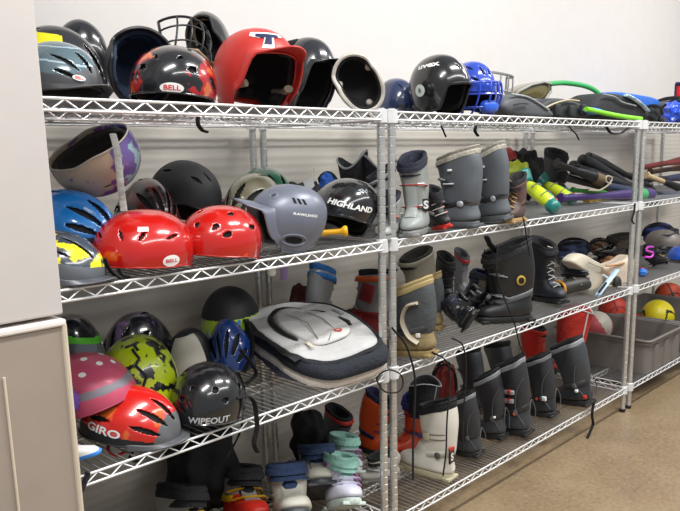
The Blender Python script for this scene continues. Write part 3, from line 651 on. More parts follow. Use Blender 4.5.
lump('leg_guard','long black padded guard lying behind the batting helmets','pad',(288,335,180,None),Z2,'#1d1e21',(.12,.05,.06),Y=.5,seed=12)
def cuff(name,label,cat,bb,z,col,rot,Y,trim='#8c8f92',**k):
    t=thing(name,label,cat); rows=[]
    for i in range(9):
        zz=.2*i/8; rows.append([Vector(((.07+.012*i/8)*math.cos(a),(.055+.012*i/8)*math.sin(a),zz+.02*math.sin(a*2)*i/8)) for a in [2*PI*j/24 for j in range(24)]])
    bm=B(); bm.loft(rows,True,False); bm.build('shell',fab(col),t,solid=.012)
    bm=B(); bm.tube(rows[-1],.004,6,closed=True); bm.tube([rows[i][6] for i in range(9)],.004,6); bm.build('trim',pl(trim),t)
    return put(t,bb,z,rot,Y=Y,**k)
cuff('boot_liner','black fabric boot cuff with grey piping standing behind the white lettered black helmet','boot liner',(336,374,149,None),Z2,'#1b1c1f',(20,0,10),.4)
cuff('boot_liner','black boot cuff directly behind the corner posts','boot liner',(362,398,154,None),Z2,'#202124',(60,0,-6),.3)
bootA=boot('ski_boot','grey ski boot half hidden behind the left corner post',m('#8a8d8e',rough=.4),m('#8f9293',rough=.4),fab('#1c1d22'),m('#6c6f70',rough=.5),'ski',.33,buckle=SIL,nb=3)
put(bootA,(360,392,160,None),Z2,(-60,0,0),Y=.22)
# beige helmet on top of the pile
h,P=helmet('bike_helmet','beige helmet with purple and teal swirls lying upside down on the pile','skate',.14,.145,.108,.13,[m('#c4b49c',rough=.45,h2='#7c4f96',thr=.6,ps=20),gl('#7a68b4',h2='#a9d2d8',thr=.55,ps=22),m('#a99b88',rough=.5)],
   pat=lambda d,az,el:1 if d.x<-.42 else 0,vents=[(58,44,.12,.03),(62,-4,.1,.03)],liner=fab('#35332f'),rim=m('#c2bbb0',rough=.6))
put(h,(48,141,123,193),Z2+.165,(98,-26,203),Y=.27,fzr=(.6,1.2))
bx=h['ctr']
bm=B(); bm.tube(crv([at(113,134,.16),at(117,150,.12),at(119,168,.1),at(121,188,.09),at(124,211,.08)],6),.008,8,flat=.3); s_=bm.build('chin_strap',fab('#9a9894')); s_.parent=h; s_.location=(-h.location[0],-h.location[1],-h.location[2])
# ================================================================== THIRD SHELF, LEFT UNIT
h,P=helmet('ski_helmet','grey goggle topped ski helmet with lime green band by the pier','ski',.135,.135,.11,.15,[gl('#23262c'),pl('#59c42a'),m('#5c6570',rough=.25,coat=.8)],pat=lambda d,az,el:1 if 38<el<46 and abs(az)<110 else (2 if -5<el<38 and abs(az)<75 else 0))
put(h,(38,108,314,None),Z3,(20,0,-8),Y=.3)
bm=B(); bm.ball((0,0,0),(.05,.09,.03),20,10); t_=bm.build('plastic_bowl',gl('#55c81f')); tag(t_,'lime green plastic edge between the goggle helmet and the pink helmet','plastic shell'); put(t_,(38,84,354,376),Z3+.07,(0,0,0),Y=.16)
h,P=helmet('bike_helmet','navy helmet with pale blue floral pattern behind the goggle helmet','skate',.13,.14,.105,.13,[gl('#1c3a78',h2='#c8d8dc',thr=.56,ps=24)]); put(h,(70,112,322,None),Z3,(0,0,0),Y=.42)
h,P=helmet('bike_helmet','black helmet with purple patches and a thin green rim at the back','bike',.14,.14,.108,.14,[gl('#191a20',h2='#5b3c6e',thr=.6,ps=16)],rim=gl('#1d7a52'),vents=BV[:3]); put(h,(100,180,311,None),Z3,(-30,0,4),Y=.43)
h,P=helmet('skate_helmet','lime yellow skate helmet covered in black graffiti','skate',.14,.14,.112,.14,[m('#b4c81c',rough=.3,coat=.4,h2='#14171a',thr=.55,ps=34),m('#b4c81c',rough=.3,coat=.4)],pat=lambda d,az,el:0 if d.y>-.35 else 1,rim=pl('#8ca018'),vents=[(0,70,.02,.02)])
bm=B()
for (a0,e0,a1,e1) in ((-10,60,5,48),(5,48,-2,40),(-2,40,14,28),(14,28,6,16),(6,16,20,2),(-30,62,-8,68),(-8,68,4,58)): bm.tube([P(a0+(a1-a0)*k/5,e0+(e1-e0)*k/5,1.005) for k in range(6)],.004,6)
bm.build('zigzag_marking',pl('#14171a'),h)
put(h,(97,180,334,None),Z3,(-2,0,-2),Y=.22)
h,P=helmet('bike_helmet','black helmet with a large cream side panel','skate',.13,.13,.105,.14,[pl('#1d1c20'),m('#cfcabd',rough=.5)],pat=lambda d,az,el:1 if 8<az<100 and el<62 else 0); put(h,(166,218,320,None),Z3,(-55,0,10),Y=.34)
h,P=helmet('bike_helmet','black helmet with a lime and blue patterned brim at the very back','bike',.14,.14,.11,.13,[m('#1c1c20',rough=.6),gl('#a9cc2c',h2='#2e78c0',thr=.56,ps=22)],pat=lambda d,az,el:1 if el<24 and abs(az)<100 else 0); put(h,(200,264,286,None),Z3+.05,(10,0,4),Y=.48)
h,P=helmet('bike_helmet','metallic blue cycling helmet between the cream panel helmet and backpack','bike',.14,.14,.108,.15,[gl('#17397e')],vents=BV,ridge=.03); put(h,(205,256,316,None),Z3,(-10,0,8),Y=.3); strap_on(h,[(246,322),(252,338),(251,356),(244,372)],.2,.010); strap_on(h,[(240,350),(250,362),(256,374),(246,384)],.18,.009)
h,P=helmet('skate_helmet','glossy black skate helmet with grey lettering low on its front','skate',.13,.135,.11,.125,[gl('#17181b',h2='#3a1c30',thr=.68,ps=30)],vents=[(26,50,.09,.07),(60,50,.1,.08),(60,10,.11,.08)],rim=gl('#0e0e10'))
decal('lettering',text_uv('WIPEOUT',.02,.04,.1),surf(P,10,-8,1.012),m('#b9bdc0',rough=.4),h)
put(h,(170,245,361,427),Z3,(-8,0,-4)); strap_on(h,[(238,372),(243,385),(244,400),(239,412)],.1,.007)
h,P=helmet('bike_helmet','matte pink helmet with white dots and a grey band','skate',.145,.14,.11,.13,[m('#b84a66',rough=.42,coat=.2),m('#77737c',rough=.5)],pat=lambda d,az,el:1 if 4<el+4*math.sin(R(az))<15 else 0,rim=m('#a03d58',rough=.5))
for a,e in ((28,44),(52,34),(20,62),(70,50),(-10,40)): decal('white_dot',disc_uv(.0085,.0085),surf(P,a,e,1.008),WHT,h)
put(h,(36,138,359,None),Z3+.045,(20,-4,20),Y=.2)
h,P=helmet('bike_helmet','red and orange cycling helmet with white lettering and a grey nose','bike',.155,.15,.108,.15,[gl('#cc1f1c'),gl('#c81e18',h2='#d8642c',thr=.57,ps=13,h3='#c8607c'),m('#606266',rough=.35),pl('#1b1b1d')],
   pat=lambda d,az,el:2 if (d.x>.72 and el<42) else (3 if el<6 else (1 if abs(d.y)>.25 and el<58 else 0)),vents=[(14,38,.34,.06),(14,-28,.3,.06),(40,34,.36,.075),(42,-26,.3,.07),(66,32,.32,.065),(66,-24,.26,.06)],ridge=.03,bill=.03,billmat=m('#55575b',rough=.35))
decal('lettering',text_uv('GIRO',.026,.04),surf(P,-104,9,1.02,c=.15),WHT,h)
put(h,(78,190,384,452),Z3,(62,6,-13))
t=thing('chin_strap_tangle','thin red and black straps dangling under the red cycling helmet','strap'); bm=B(); bm.tube(crv([at(112,438,.1),at(108,449,.08),at(116,455,.06),at(125,452,.05)],6),.004,6); bm.build('strap',fab('#a01c20'),t); bm=B(); bm.tube(crv([at(134,450,.05),at(130,458,.04),at(140,462,.03)],6),.004,6); bm.build('strap',fab('#1a1a1c'),t)
t=thing('kids_shoe','white and blue kids shoe with violet tongue at the shelf corner','shoe')
bm=B(); bm.loft(rrings([(0,-.09,.1,.034),(.012,-.092,.105,.036),(.02,-.09,.1,.035)])); bm.build('sole',pl('#3a8ae0'),t)
bm=B(); bm.loft(rrings([(.018,-.088,.098,.034),(.035,-.085,.09,.033),(.05,-.082,.05,.031),(.065,-.08,.02,.028)])); bm.build('upper',WHT,t)
bm=B(); bm.ball((.0,0,.075),(.035,.022,.022),14,8); bm.build('tongue',pl('#b04cc8'),t)
put(t,(50,102,450,482),Z3,(70,0,18),Y=.06)
bm=B(); bm.tube(crv([at(88,472,-.02),at(86,479,-.02),at(83,486,-.022),at(81,491,-.022)],5),.009,8,flat=.5); tag(bm.build('black_glove_tip',fab('#1a1a1c')),'black fabric tip hanging over the shelf edge below the kids shoe','fabric tip')
bm=B(); bm.ball((0,0,0),(.03,.04,.04),14,10); t_=bm.build('violet_pad',fab('#5d3a8a')); tag(t_,'violet padding between the pier and the red cycling helmet','pad'); put(t_,(60,80,386,400),Z3+.1,(0,0,0),Y=.1)
# backpack
t=thing('backpack','silver grey backpack with black trim and a small red badge','backpack')

def slab(z0,z1,ax,ay,ex=.55,x0=0,b0=1,n=40,tap=.25,dome=.0):
    rs=[]
    for k in range(8):
        q=k/7; z=z0+(z1-z0)*q; sh=1-.10*(q**3)
        rg=[]
        for j in range(n):
            a=2*PI*j/n; cx,sy=math.cos(a),math.sin(a); x=math.copysign(abs(cx)**ex,cx)*ax*sh; y=math.copysign(abs(sy)**ex,sy)*ay*sh*(1-tap*max(0,-cx)**1.5)
            rg.append(Vector((x0+x,y,z+dome*(1-(x/ax)**2))))
        rs.append(rg)
    return rs
sg=m('#b4b4b3',rough=.7,bump=.35,bs=30); sg2=m('#c4c3c1',rough=.7,bump=.35,bs=30); blk=fab('#1d212b')
bm=B(); bm.loft(slab(0,.055,.25,.17)); bm.build('back_panel',m('#d2c9c0',rough=.8,bump=.3),t)
bm=B(); bm.loft(slab(.048,.10,.256,.172,ex=.6)); bm.build('side_panel',blk,t)
bm=B(); bm.loft(slab(.095,.114,.228,.158,x0=-.022,ex=.6)); bm.build('front_panel',sg,t,sub=1)
bm=B(); bm.loft(slab(.108,.128,.145,.095,x0=-.02,ex=.7,tap=.45)); bm.build('pocket',sg2,t,sub=1)
bm=B(); pz=[p+Vector((0,0,.002)) for p in slab(.112,.13,.158,.106,x0=-.02,ex=.7,tap=.45)[0]]; bm.tube(pz[8:34],.008,8,flat=.6); bm.build('zipper',BLK,t)
bm=B(); bm.tube([p for p in slab(.100,.1,.234,.162,x0=-.022,ex=.6)[0]],.009,8,closed=True,flat=.6); bm.build('piping',fab('#15171c'),t)
bm=B(); bm.tube([(-.10,.03,.131),(-.02,.045,.131),(.06,.03,.131),(.12,-.02,.128)],.0016,6); bm.tube([(-.1,-.04,.131),(0,-.02,.132),(.1,-.05,.129)],.0016,6); bm.build('seam',pl('#6a6c70'),t)
bm=B(); bm.box((.115,-.085,.127),(.04,.012,.006),bev=.002); bm.build('zipper_pull',m('#cfc8b4',rough=.5),t)
bm=B(); bm.box((-.05,.125,.118),(.05,.012,.006),bev=.002); bm.build('zipper_pull',SIL,t)
bm=B(); bm.tube(crv([(-.19,-.13,.105),(-.06,-.162,.106),(.08,-.166,.106),(.17,-.15,.104)],8),.012,8,flat=.4); bm.build('compression_strap',BLK,t)
decal('badge',poly_uv([(-.014,.012),(.014,.012),(.014,-.004),(0,-.016),(-.014,-.004)]),plane_fn((.085,.035,.131),(0,1,0),(-1,0,0)),pl('#c0392b'),t)
decal('badge_cross',poly_uv([(-.008,.003),(.008,.003),(.008,-.001),(-.008,-.001)]),plane_fn((.085,.035,.1325),(0,1,0),(-1,0,0)),WHT,t)
for s in (-1,1):
    bm=B(); bm.tube(crv([(-.2,s*.07,.0),(-.1,s*.13,-.01),(.08,s*.18,.0),(.2,s*.13,.0)],8),.016,8,flat=.3); bm.build('shoulder_strap',blk,t)
bm=B(); bm.tube(crv([(-.24,-.03,.06),(-.29,0,.07),(-.24,.03,.06)],8),.008,8); bm.build('haul_loop',blk,t)
for o in kids(t):
    for v in o.data.vertices:
        c=v.co; k=.35 if c.z<.05 else 1
        dz=k*(.022*noise.noise(Vector((c.x*8,c.y*8,2)))+.008*noise.noise(Vector((c.x*25,c.y*25,5)))); dz+=-.7*c.x*c.x*(1 if c.x>0 else .5)
        dy=.014*noise.noise(Vector((c.x*9,c.y*5,3)))+.006*noise.noise(Vector((c.x*28,c.y*20,c.z*9)))
        c.z+=dz; c.y+=dy
put(t,(241,389,301,399),Z3+.004,(33,15,-5),Y=.21,fzr=(.6,1.3))
# ski boots behind the backpack
silv=m('#8f9194',rough=.35,metal=.3); red=m('#7d1d20',rough=.4)
b_=boot('ski_boot','silver ski boot with red dots and blue top behind the backpack',silv,silv,fab('#2f6cae'),m('#5a5c5e',rough=.5),'ski',.34,buckle=m('#8a1d1f',rough=.4),nb=3,power=fab('#2f70b8'))
put(b_,(300,337,262,None),Z3,(160,0,-6),Y=.47)
lump('boot_liner','dark red and black boot shape with cords left of the silver ski boot','boot',(288,314,282,None),Z3,'#4a1c1e',(.06,.06,.14),Y=.5,seed=8,disp=.25)
b_=boot('ski_boot','grey and dark red ski boot leaning behind the corner posts',red,m('#808083',rough=.4),fab('#1b1b1d'),m('#5f6062',rough=.5),'ski',.34,buckle=SIL,nb=2,accent=red,power=m('#c4541e',rough=.6),wide=1.2,patch=[(red,.0,.24,.08,.1,1),(red,.03,.1,.07,.03,1)])
put(b_,(333,398,268,None),Z3,(-125,0,-16),Y=.33)
# tags and straps left unit
bm=B(); bm.ball((0,0,0),(.012,.014,.022),12,8,sq=.8); t_=bm.build('white_tag',WHT); tag(t_,'small white tag hanging from the shelf above the backpack','tag'); put(t_,(267,276,272,284),Z2-.075,(0,0,0),Y=.12)
bm=B(); bm.box((0,0,0),(.003,.016,.05),bev=.001); t_=bm.build('purple_tag',m('#8f7ba8',rough=.6)); tag(t_,'faded purple paper tag hanging above the backpack','tag'); put(t_,(280,288,271,289),Z2-.11,(0,0,0),Y=.2)
hang('wide black webbing strap hanging over the third shelf edge',[(236,398),(247,396),(254,402),(256,414),(257,428),(254,443),(257,452)],-.03,.010,flat=.35)
hang('thin black strap running down below the grey lettered skate helmet',[(243,418),(240,432),(234,445),(226,458)],.05,.004)
hang('black plastic buckle loop on the shelf beside the backpack',[(228,398),(232,410),(238,414),(244,408),(240,398)],.05,.006)
hang('black cable tie looped round the two corner posts',[(381,388),(377,378),(388,370),(400,374),(403,384),(398,392),(386,392),(381,388)],-.045,.0025,flat=1)
# ================================================================== BOTTOM SHELF, LEFT UNIT
lump('duffel_bag','black fabric bag slumped under the third shelf above the red boots','bag',(160,242,432,None),Z4,'#14151a',(.13,.08,.16),Y=.5,seed=3,disp=.4,fzr=(.7,2.2))
redsh=m('#c9281c',rough=.4); yel=pl('#e0b81a')
def soft(name,label,bb,rot,Y,shell,cuffm,lin_,sole,group=None,z=None,kind='snow',H=.28,L=.27,lip=None,lace=None,nb=0,buckle=None,accent=None,patch=None,power=False,fzr=(.72,1.4),wide=1.0,tongue=None,cat='boot',pivot=None,lean=.03):
    t=boot(name,label,shell,cuffm,lin_,sole,kind,H,L,buckle=buckle,nb=nb,accent=accent,power=power,lace=lace,patch=patch,lip=lip,wide=wide,tongue=tongue,cat=cat,pivot=pivot,lean=lean,group=group)
    return put(t,bb,Z4 if z is None else z,rot,Y=Y,fzr=fzr)
soft('ski_boot','grey, yellow and red child ski boot at the lower left below the black bag',(154,226,482,None),(28,-42,0),.22,redsh,m('#8d8c88',rough=.5),fab('#15161b'),m('#1c1c1e'),lip=fab('#15161b'),accent=yel,buckle=yel,nb=2,H=.22)
soft('ski_boot','red and yellow child ski boot with a black collar beside the blue topped boots',(218,275,462,None),(20,-42,0),.26,redsh,m('#8d8c88',rough=.5),fab('#15161b'),m('#1c1c1e'),lip=fab('#15161b'),accent=yel,buckle=pl('#3c3e44'),nb=2,H=.21)
crm=m('#b9b6aa',rough=.6); nvy=fab('#243656')
soft('snow_boot','cream snow boot with navy collar, the left one of the pair',(264,313,462,None),(8,-48,6),.18,crm,crm,nvy,m('#3a3c40'),lip=nvy,H=.22,patch=[(m('#26304a'),.03,.17,.016,.012,1)],wide=1.15)
soft('snow_boot','cream snow boot with navy collar, next to the lavender child boots',(297,338,449,None),(6,-48,6),.26,crm,m('#9fa094',rough=.6),nvy,m('#3a3c40'),lip=nvy,H=.2,wide=1.15)
lav=m('#d3d3e2',rough=.4,coat=.2); teal=fab('#8fc0b2'); vio=pl('#9a4aa0')
soft('ski_boot','white child ski boot with teal liner and violet panels in front',(322,366,450,None),(20,-36,0),.12,lav,lav,teal,m('#b9c4bd'),lip=teal,accent=lav,buckle=vio,nb=3,H=.21,kind='ski',wide=1.1,patch=[(vio,.01,.14,.04,.03,1),(vio,.0,.2,.03,.02,1),(vio,.0,.2,.03,.02,-1)])
soft('ski_boot','white child ski boot with teal liner standing behind its twin',(327,366,431,None),(20,-36,0),.3,lav,lav,teal,m('#b9c4bd'),lip=teal,accent=lav,buckle=vio,nb=2,H=.2,kind='ski',wide=1.1)
soft('ski_boot','grey ski boot with a red rim behind the white child boots',(322,362,402,None),(40,0,0),.46,m('#5a5c5e',rough=.45),m('#5f6163',rough=.45),fab('#1a1a1c'),m('#303234'),lip=m('#b3281f',rough=.5),buckle=SIL,nb=2,H=.33)
soft('ski_boot','orange ski boot with navy buckled straps behind the corner posts',(354,400,386,None),(60,0,-6),.36,m('#c4481b',rough=.4),m('#c4481b',rough=.4),fab('#1c2040'),m('#22242a'),accent=m('#1f2450',rough=.5),buckle=pl('#d8a628'),nb=4,H=.34)
soft('ski_boot','white ski boot lying low behind the two corner posts',(358,402,452,497),(-70,0,0),.22,m('#c3c0b9',rough=.45),m('#c3c0b9',rough=.45),fab('#222222'),m('#8b8982'),H=.2,nb=1,buckle=SIL)
lump('black_boot','black shape at the back beside the rear corner post','boot',(288,330,425,None),Z4,'#191a1c',(.06,.06,.12),Y=.5,seed=5)
lump('ski_boot','small red plastic boot toe at the bottom left corner','boot',(146,176,503,None),Z4,'#b02018',(.07,.06,.08),Y=.3,seed=5,mat=redsh)
# ================================================================== SECOND SHELF, MIDDLE UNIT
gsh=m('#8f9492',rough=.42); slate=m('#565b61',rough=.5)
soft('ski_boot','light grey ski boot with dark collar and red catches behind the post',(396,432,150,238),(-14,0,3),None,gsh,gsh,fab('#1d2030'),m('#7c7f7e',rough=.5),kind='ski',buckle=m('#c8cbd0',rough=.3,metal=.6),nb=2,accent=m('#b02a20',rough=.5),lip=fab('#1d2030'),H=.35,z=Z2,lean=.015)
soft('ski_boot','light grey ski boot partly hidden behind the middle corner post',(372,402,190,241),(-14,0,0),None,gsh,gsh,fab('#1d2030'),m('#7c7f7e'),kind='ski',buckle=m('#c0392b',rough=.4),nb=1,H=.25,z=Z2)
t_=soft('ski_boot','small black boot with red sole and red white strap',(424,453,184,234),(25,0,14),None,m('#1c1d20'),m('#1c1d20'),fab('#222226'),m('#b3261e',rough=.5),kind='ski',accent=m('#d8d4d0'),buckle=m('#b8261e'),nb=3,H=.25,z=Z2)
bg=fab('#a7a296')
tag_on(t_,426,205,-.02,.022,.04,'S')
def grb(label,bb,rot):
    t=boot('snowboard_boot',label,slate,slate,fab('#8d887e'),m('#4b4f54',rough=.6),'rear',.36,.26,buckle=m('#b2b5ba',rough=.4,metal=.3),nb=2,accent=m('#33363b',rough=.6),power=False,lip=bg,cw=.03,pivot=m('#b9bcc0',rough=.4,metal=.4),wide=1.25,lean=-.01,patch=[(WHT,.0,.30,.02,.012,1),(m('#c2c5c9'),.01,.23,.05,.008,1)])
    return put(t,bb,Z2,rot,fzr=(.8,1.5))
grb('slate grey rear entry boot with beige lining and two straps',(424,484,144,231),(-118,0,2))
grb('slate grey rear entry boot with beige lining, the right one of the pair',(468,514,140,227),(-122,2,7))
soft('hiking_boot','brown and black boot with tan toe next to the slate boots',(502,527,171,226),(-20,0,0),None,m('#4a3a36',rough=.6),m('#57403c',rough=.6),fab('#1c1a1c'),m('#a88a5c',rough=.6),H=.27,z=Z2,lace=fab('#b89a66'))
lump('red_box','red plastic boot top behind the slate boots','boot',(498,519,147,None),Z2,'#8f1f1c',(.06,.06,.2),Y=.45,seed=2,disp=.2,mat=m('#9c241e',rough=.5),fzr=(.7,2))
nt_=m('#c5d820',rough=.35,coat=.4); tl=m('#15756e',rough=.35,coat=.4)
def rb(label,bb,rot,**k):
    t=thing('ski_boot',label,'boot'); 
    bm=B(); bm.ball((0,0,0),(.17,.06,.055),28,16,sq=.8); bm.build('shell',nt_,t)
    bm=B(); bm.ball((.14,0,-.005),(.055,.06,.055),22,14,sq=.8); bm.build('toe_cap',tl,t)
    bm=B(); bm.ball((.03,.01,.032),(.085,.022,.03),20,10,sq=.7); bm.build('centre_panel',tl,t)
    bm=B(); bm.box((.11,.03,.045),(.03,.02,.02),bev=.004); bm.build('red_catch',m('#c8452a'),t)
    for x in (-.07,.04):
        bm=B(); bm.tube([(x,.064*math.cos(a),.062*math.sin(a)) for a in [PI*j/12 for j in range(13)]],.008,8,flat=.4); bm.build('buckle_strap',SIL,t)
    bm=B(); bm.loft([[Vector((-.15-.09*i/4,(.05+.008*i)*math.cos(a),(.045+.008*i)*math.sin(a)+.02*i/4)) for a in [2*PI*j/20 for j in range(20)]] for i in range(5)],False,False); bm.build('cuff',tl,t,solid=.008)
    return put(t,bb,Z2,rot,**k)
rb('neon yellow and teal ski boot lying with its teal toe forward',(514,561,168,214),(58,0,-38),fzr=(.7,1.6))
rb('neon yellow and teal ski boot with an orange catch, nearer the baseball bats',(534,578,172,211),(66,0,-32),Y=.3,fzr=(.7,1.6))
lump('glove','black padded glove heaped behind the neon boots','glove',(510,546,147,None),Z2,'#17181a',(.09,.08,.12),Y=.45,seed=7,disp=.5,fzr=(.7,2))
lump('yellow_tab','teal and yellow boot cuff sticking up behind the neon boots','boot cuff',(503,532,158,None),Z2+.06,'#15756e',(.05,.04,.06),Y=.36,seed=3,mat=m('#a9b81e',rough=.4),straps=1)
soft('ski_boot','charcoal boot standing between the neon boots and the bats',(543,575,147,None),(30,0,3),.4,m('#2f3136',rough=.5),m('#3a3c42',rough=.5),fab('#1a1b1e'),m('#202124'),H=.34,z=Z2,lip=fab('#1b1c1f'),nb=2,buckle=BLK)
def bat(label,p0,p1,col,grip,rb_=.034,rg=.012,cat='baseball bat',name='baseball_bat',group='baseball bats heaped on the second shelf',stripe=None):
    a,b=at(*p0),at(*p1); d=(b-a); Ln=d.length; q=d.to_track_quat('Z','Y'); t=thing(name,label,cat,group,loc=a); 
    M3=q.to_matrix(); s=Ln
    bm=B(); bm.lathe([(rg,.38*s),(rg*1.4,.5*s),(rb_*.85,.68*s),(rb_,.78*s),(rb_,.96*s),(rb_*.9,.99*s),(rb_*.5,s),(0,s)],18,M3); bm.build('barrel',col,t)
    bm=B(); bm.lathe([(0,0),(rg*1.4,0),(rg*1.6,.008),(rg*1.3,.018),(rg,.026)],16,M3); bm.build('knob',grip,t)
    bm=B(); bm.lathe([(rg*.9,.02),(rg*1.05,.024),(rg*1.05,.37*s),(rg,.385*s)],14,M3); bm.build('grip',grip,t)
    if stripe: bm=B(); bm.lathe([(rb_*1.01,.74*s),(rb_*1.02,.75*s),(rb_*1.02,.88*s),(rb_*1.01,.89*s)],18,M3); bm.build('band',stripe,t)
    return t
kb=m('#18191c',rough=.35); 
bat('black baseball bat at the very top of the heap, pointing up to the left',(650,186,.30),(587,157,.42),kb,kb,.032,.015)
bat('black baseball bat just below the topmost one, tip nearer the charcoal boot',(652,196,.26),(581,159,.38),m('#222328',rough=.4),kb,.032,.015)
bat('dark navy baseball bat with a long grey sheen across the heap',(562,176,.30),(654,199,.18),m('#1d2848',rough=.3,coat=.4),m('#15151a'),.042,.02,stripe=m('#27408c',rough=.3))
bat('black bat with a worn tan tip lying over the navy bat',(556,163,.28),(606,182,.2),kb,kb,.03,.015,stripe=m('#6b5a40'))
bat('plain black bat lying in the middle of the heap above the navy bat',(652,192,.24),(574,170,.36),m('#1d1f26',rough=.35),kb,.036,.018)
bat('charcoal bat at the back of the heap, just right of the charcoal boot',(646,178,.4),(572,166,.46),m('#2d2f36',rough=.4),kb,.034,.016)
bat('purple bat with a green and black band in front of the heap',(560,198,.2),(652,194,.1),m('#3b2467',rough=.35,coat=.4),m('#3b2467',rough=.35),.032,.015,stripe=m('#3f9a58',rough=.4))
bat('thin green stick lying between the navy and the purple bats',(572,190,.3),(606,193,.24),m('#2f7d2c'),m('#2f7d2c'),.014,.01,cat='stick',name='stick')
bat('gold coloured bat lying beneath the purple bat',(586,201,.24),(650,200,.16),m('#8f7426',rough=.35),m('#7f6620'),.020,.012)
hang('cream cord knotted around the bats and hanging in a loop',[(589,190),(600,190),(609,184),(612,178),(607,176),(606,181),(611,184)],.15,.004,mat=m('#c9bfa6',rough=.8),flat=1,name='cord',cat='cord')
hang('pale cord hanging between the two right hand posts',[(638,128),(639,150),(637,165),(634,180),(633,186)],.05,.0035,mat=m('#c9b89a',rough=.8),flat=1,name='cord',cat='cord')
hang('black hook shaped strap hanging from the second shelf by the right posts',[(635,203),(634,212),(632,220),(634,224)],-.03,.005)
# ================================================================== THIRD SHELF, MIDDLE UNIT
tan=m('#8f7a4e',rough=.7,bump=.4,bs=120); slt=m('#44484b',rough=.7,bump=.3,bs=60); tnl=m('#a08e62',rough=.8)
def snowb(label,bb,rot,Y=None,sw=True):
    t=boot('snow_boot',label,m('#84744f',rough=.7,bump=.3),slt,tnl,tan,'rear',.32,.27,nb=0,power=False,lip=tnl,wide=1.4,lean=0,cw=.05)
    if sw:
        bm=B(); 
        for sy in (-1,1): bm.tube(crv([(-.06,sy*.072,.27),(.0,sy*.074,.25),(.03,sy*.074,.18),(.0,sy*.072,.11),(-.05,sy*.068,.075)],8),.026,10,flat=.3)
        bm.build('side_swoosh',m('#b5aa97',rough=.6),t)
    bm=B(); bm.box((-.045,.06,.11),(.022,.012,.02),bev=.002); bm.build('label_patch',WHT,t)
    return put(t,bb,Z3,rot,Y=Y,fzr=(.8,1.5))
snowb('slate and tan snow boot with a cream curved side panel in front',(384,440,274,360),(-118,0,3))
snowb('slate and tan snow boot standing just behind its twin',(403,446,270,None),(-118,0,2),Y=.25,sw=False)
soft('ski_boot','beige and grey boot shell peeking above the tan snow boots',(390,438,245,None),(-40,0,0),.47,m('#857f70',rough=.5),m('#8c8676',rough=.5),fab('#26241f'),m('#4a473f'),H=.34,z=Z3,lip=m('#8c8676',rough=.5),fzr=(.7,1.7))
soft('skate','black boot with wide buckled straps behind the tan boots',(434,461,250,None),(30,0,0),.42,m('#1e1f21'),m('#1e1f21'),fab('#1a1a1b'),m('#1a1a1b'),H=.33,z=Z3,buckle=SIL,nb=4,accent=m('#2a2b2d'))
soft('ski_boot','grey ski boot with a red edged collar at the back',(452,473,247,None),(30,0,0),.48,m('#77787c',rough=.45),m('#7c7d82',rough=.45),fab('#5a5c60'),m('#444444'),H=.34,z=Z3,lip=m('#a0252a',rough=.5),buckle=SIL,nb=2,fzr=(.7,1.7))
def skate(label,bb,rot,col,lin_,bl,Y=None,z=None,H=.22,guard_=None,**k):
    t=boot('ice_skate',label,col,col,lin_,m('#1a1a1c'),'snow',H,.27,nb=0,power=False,lace=k.pop('lace',fab('#d0d0cc')),lip=lin_,cat='ice skate',**({} if 1 else {}))
    bm=B(); bm.box((.03,0,-.012),(.2,.012,.024),bev=.003); bm.box((-.06,0,-.02),(.03,.02,.04)); bm.box((.11,0,-.02),(.03,.02,.04)); bm.build('blade_holder',m('#2a2b2e'),t)
    bm=B(); bm.box((.03,0,-.045),(.27,.004,.03)); bm.build('blade',bl,t)
    if guard_: bm=B(); bm.box((.03,0,-.055),(.28,.018,.022),bev=.004); bm.build('blade_guard',guard_,t)
    return put(t,bb,Z3 if z is None else z,rot,Y=Y,**k)
gb=gl('#1b1d22')
soft('ski_boot','glossy black buckled boot tilted over in front of the grey boots',(444,497,268,336),(-70,0,-32),.2,gb,gb,fab('#232a44'),m('#141416'),H=.3,L=.25,wide=1.3,z=Z3,buckle=m('#b9bcc2',rough=.3,metal=.5),nb=3,accent=m('#2b2e36'),lip=fab('#1b1c20'),patch=[(m('#c4c8d0'),.0,.2,.04,.01,1)])
soft('ski_boot','small glossy black boot lying next to the slate snow boots',(438,480,294,340),(60,-20,50),.12,gb,gb,fab('#24283a'),m('#141416'),H=.26,L=.24,wide=1.3,z=Z3,buckle=m('#8c9098',rough=.3,metal=.5),nb=3,accent=m('#2b2e36'))
bk=m('#1d1e20',rough=.42,bump=.15,bs=30)
t_=boot('snowboard_boot','large black snowboard boot with a round yellow emblem',bk,bk,fab('#232427'),m('#1a1b1c'),'snow',.34,.30,nb=2,buckle=m('#55585c'),accent=m('#6b6f74',rough=.5),power=False,lip=fab('#2b2c2f'),wide=1.4,cw=.03,lace=fab('#151515'))
bm=B(); bm.lathe([(0,0),(.024,0),(.024,.004),(.02,.006),(0,.006)],24,Matrix.Rotation(R(-90),3,'X'),(-.015,.079,.21)); bm.build('emblem',m('#b79a3a',rough=.4),t_)
bm=B(); bm.lathe([(.008,.004),(.015,.004),(.015,.010),(.008,.010)],24,Matrix.Rotation(R(-90),3,'X'),(-.015,.079,.21)); bm.tube([(-.027,.089,.2),(-.003,.089,.222)],.0025,6); bm.build('emblem_mark',BLK,t_)
bm=B(); bm.tube(crv([(.05,0,.30),(.08,.0,.34),(.12,0,.38),(.14,0,.42)],6),[.05]*6+[.045]*6+[.035]*6+[.02],12,flat=.25); bm.build('flared_tongue',fab('#1d1d20'),t_)
put(t_,(474,536,235,325),Z3,(-66,0,0),fzr=(.8,1.5))
lump('boot_sole','flat black boot lying on its side under the glossy skate','boot',(470,500,310,328),Z3,'#17181a',(.1,.05,.03),Y=.22,seed=4)
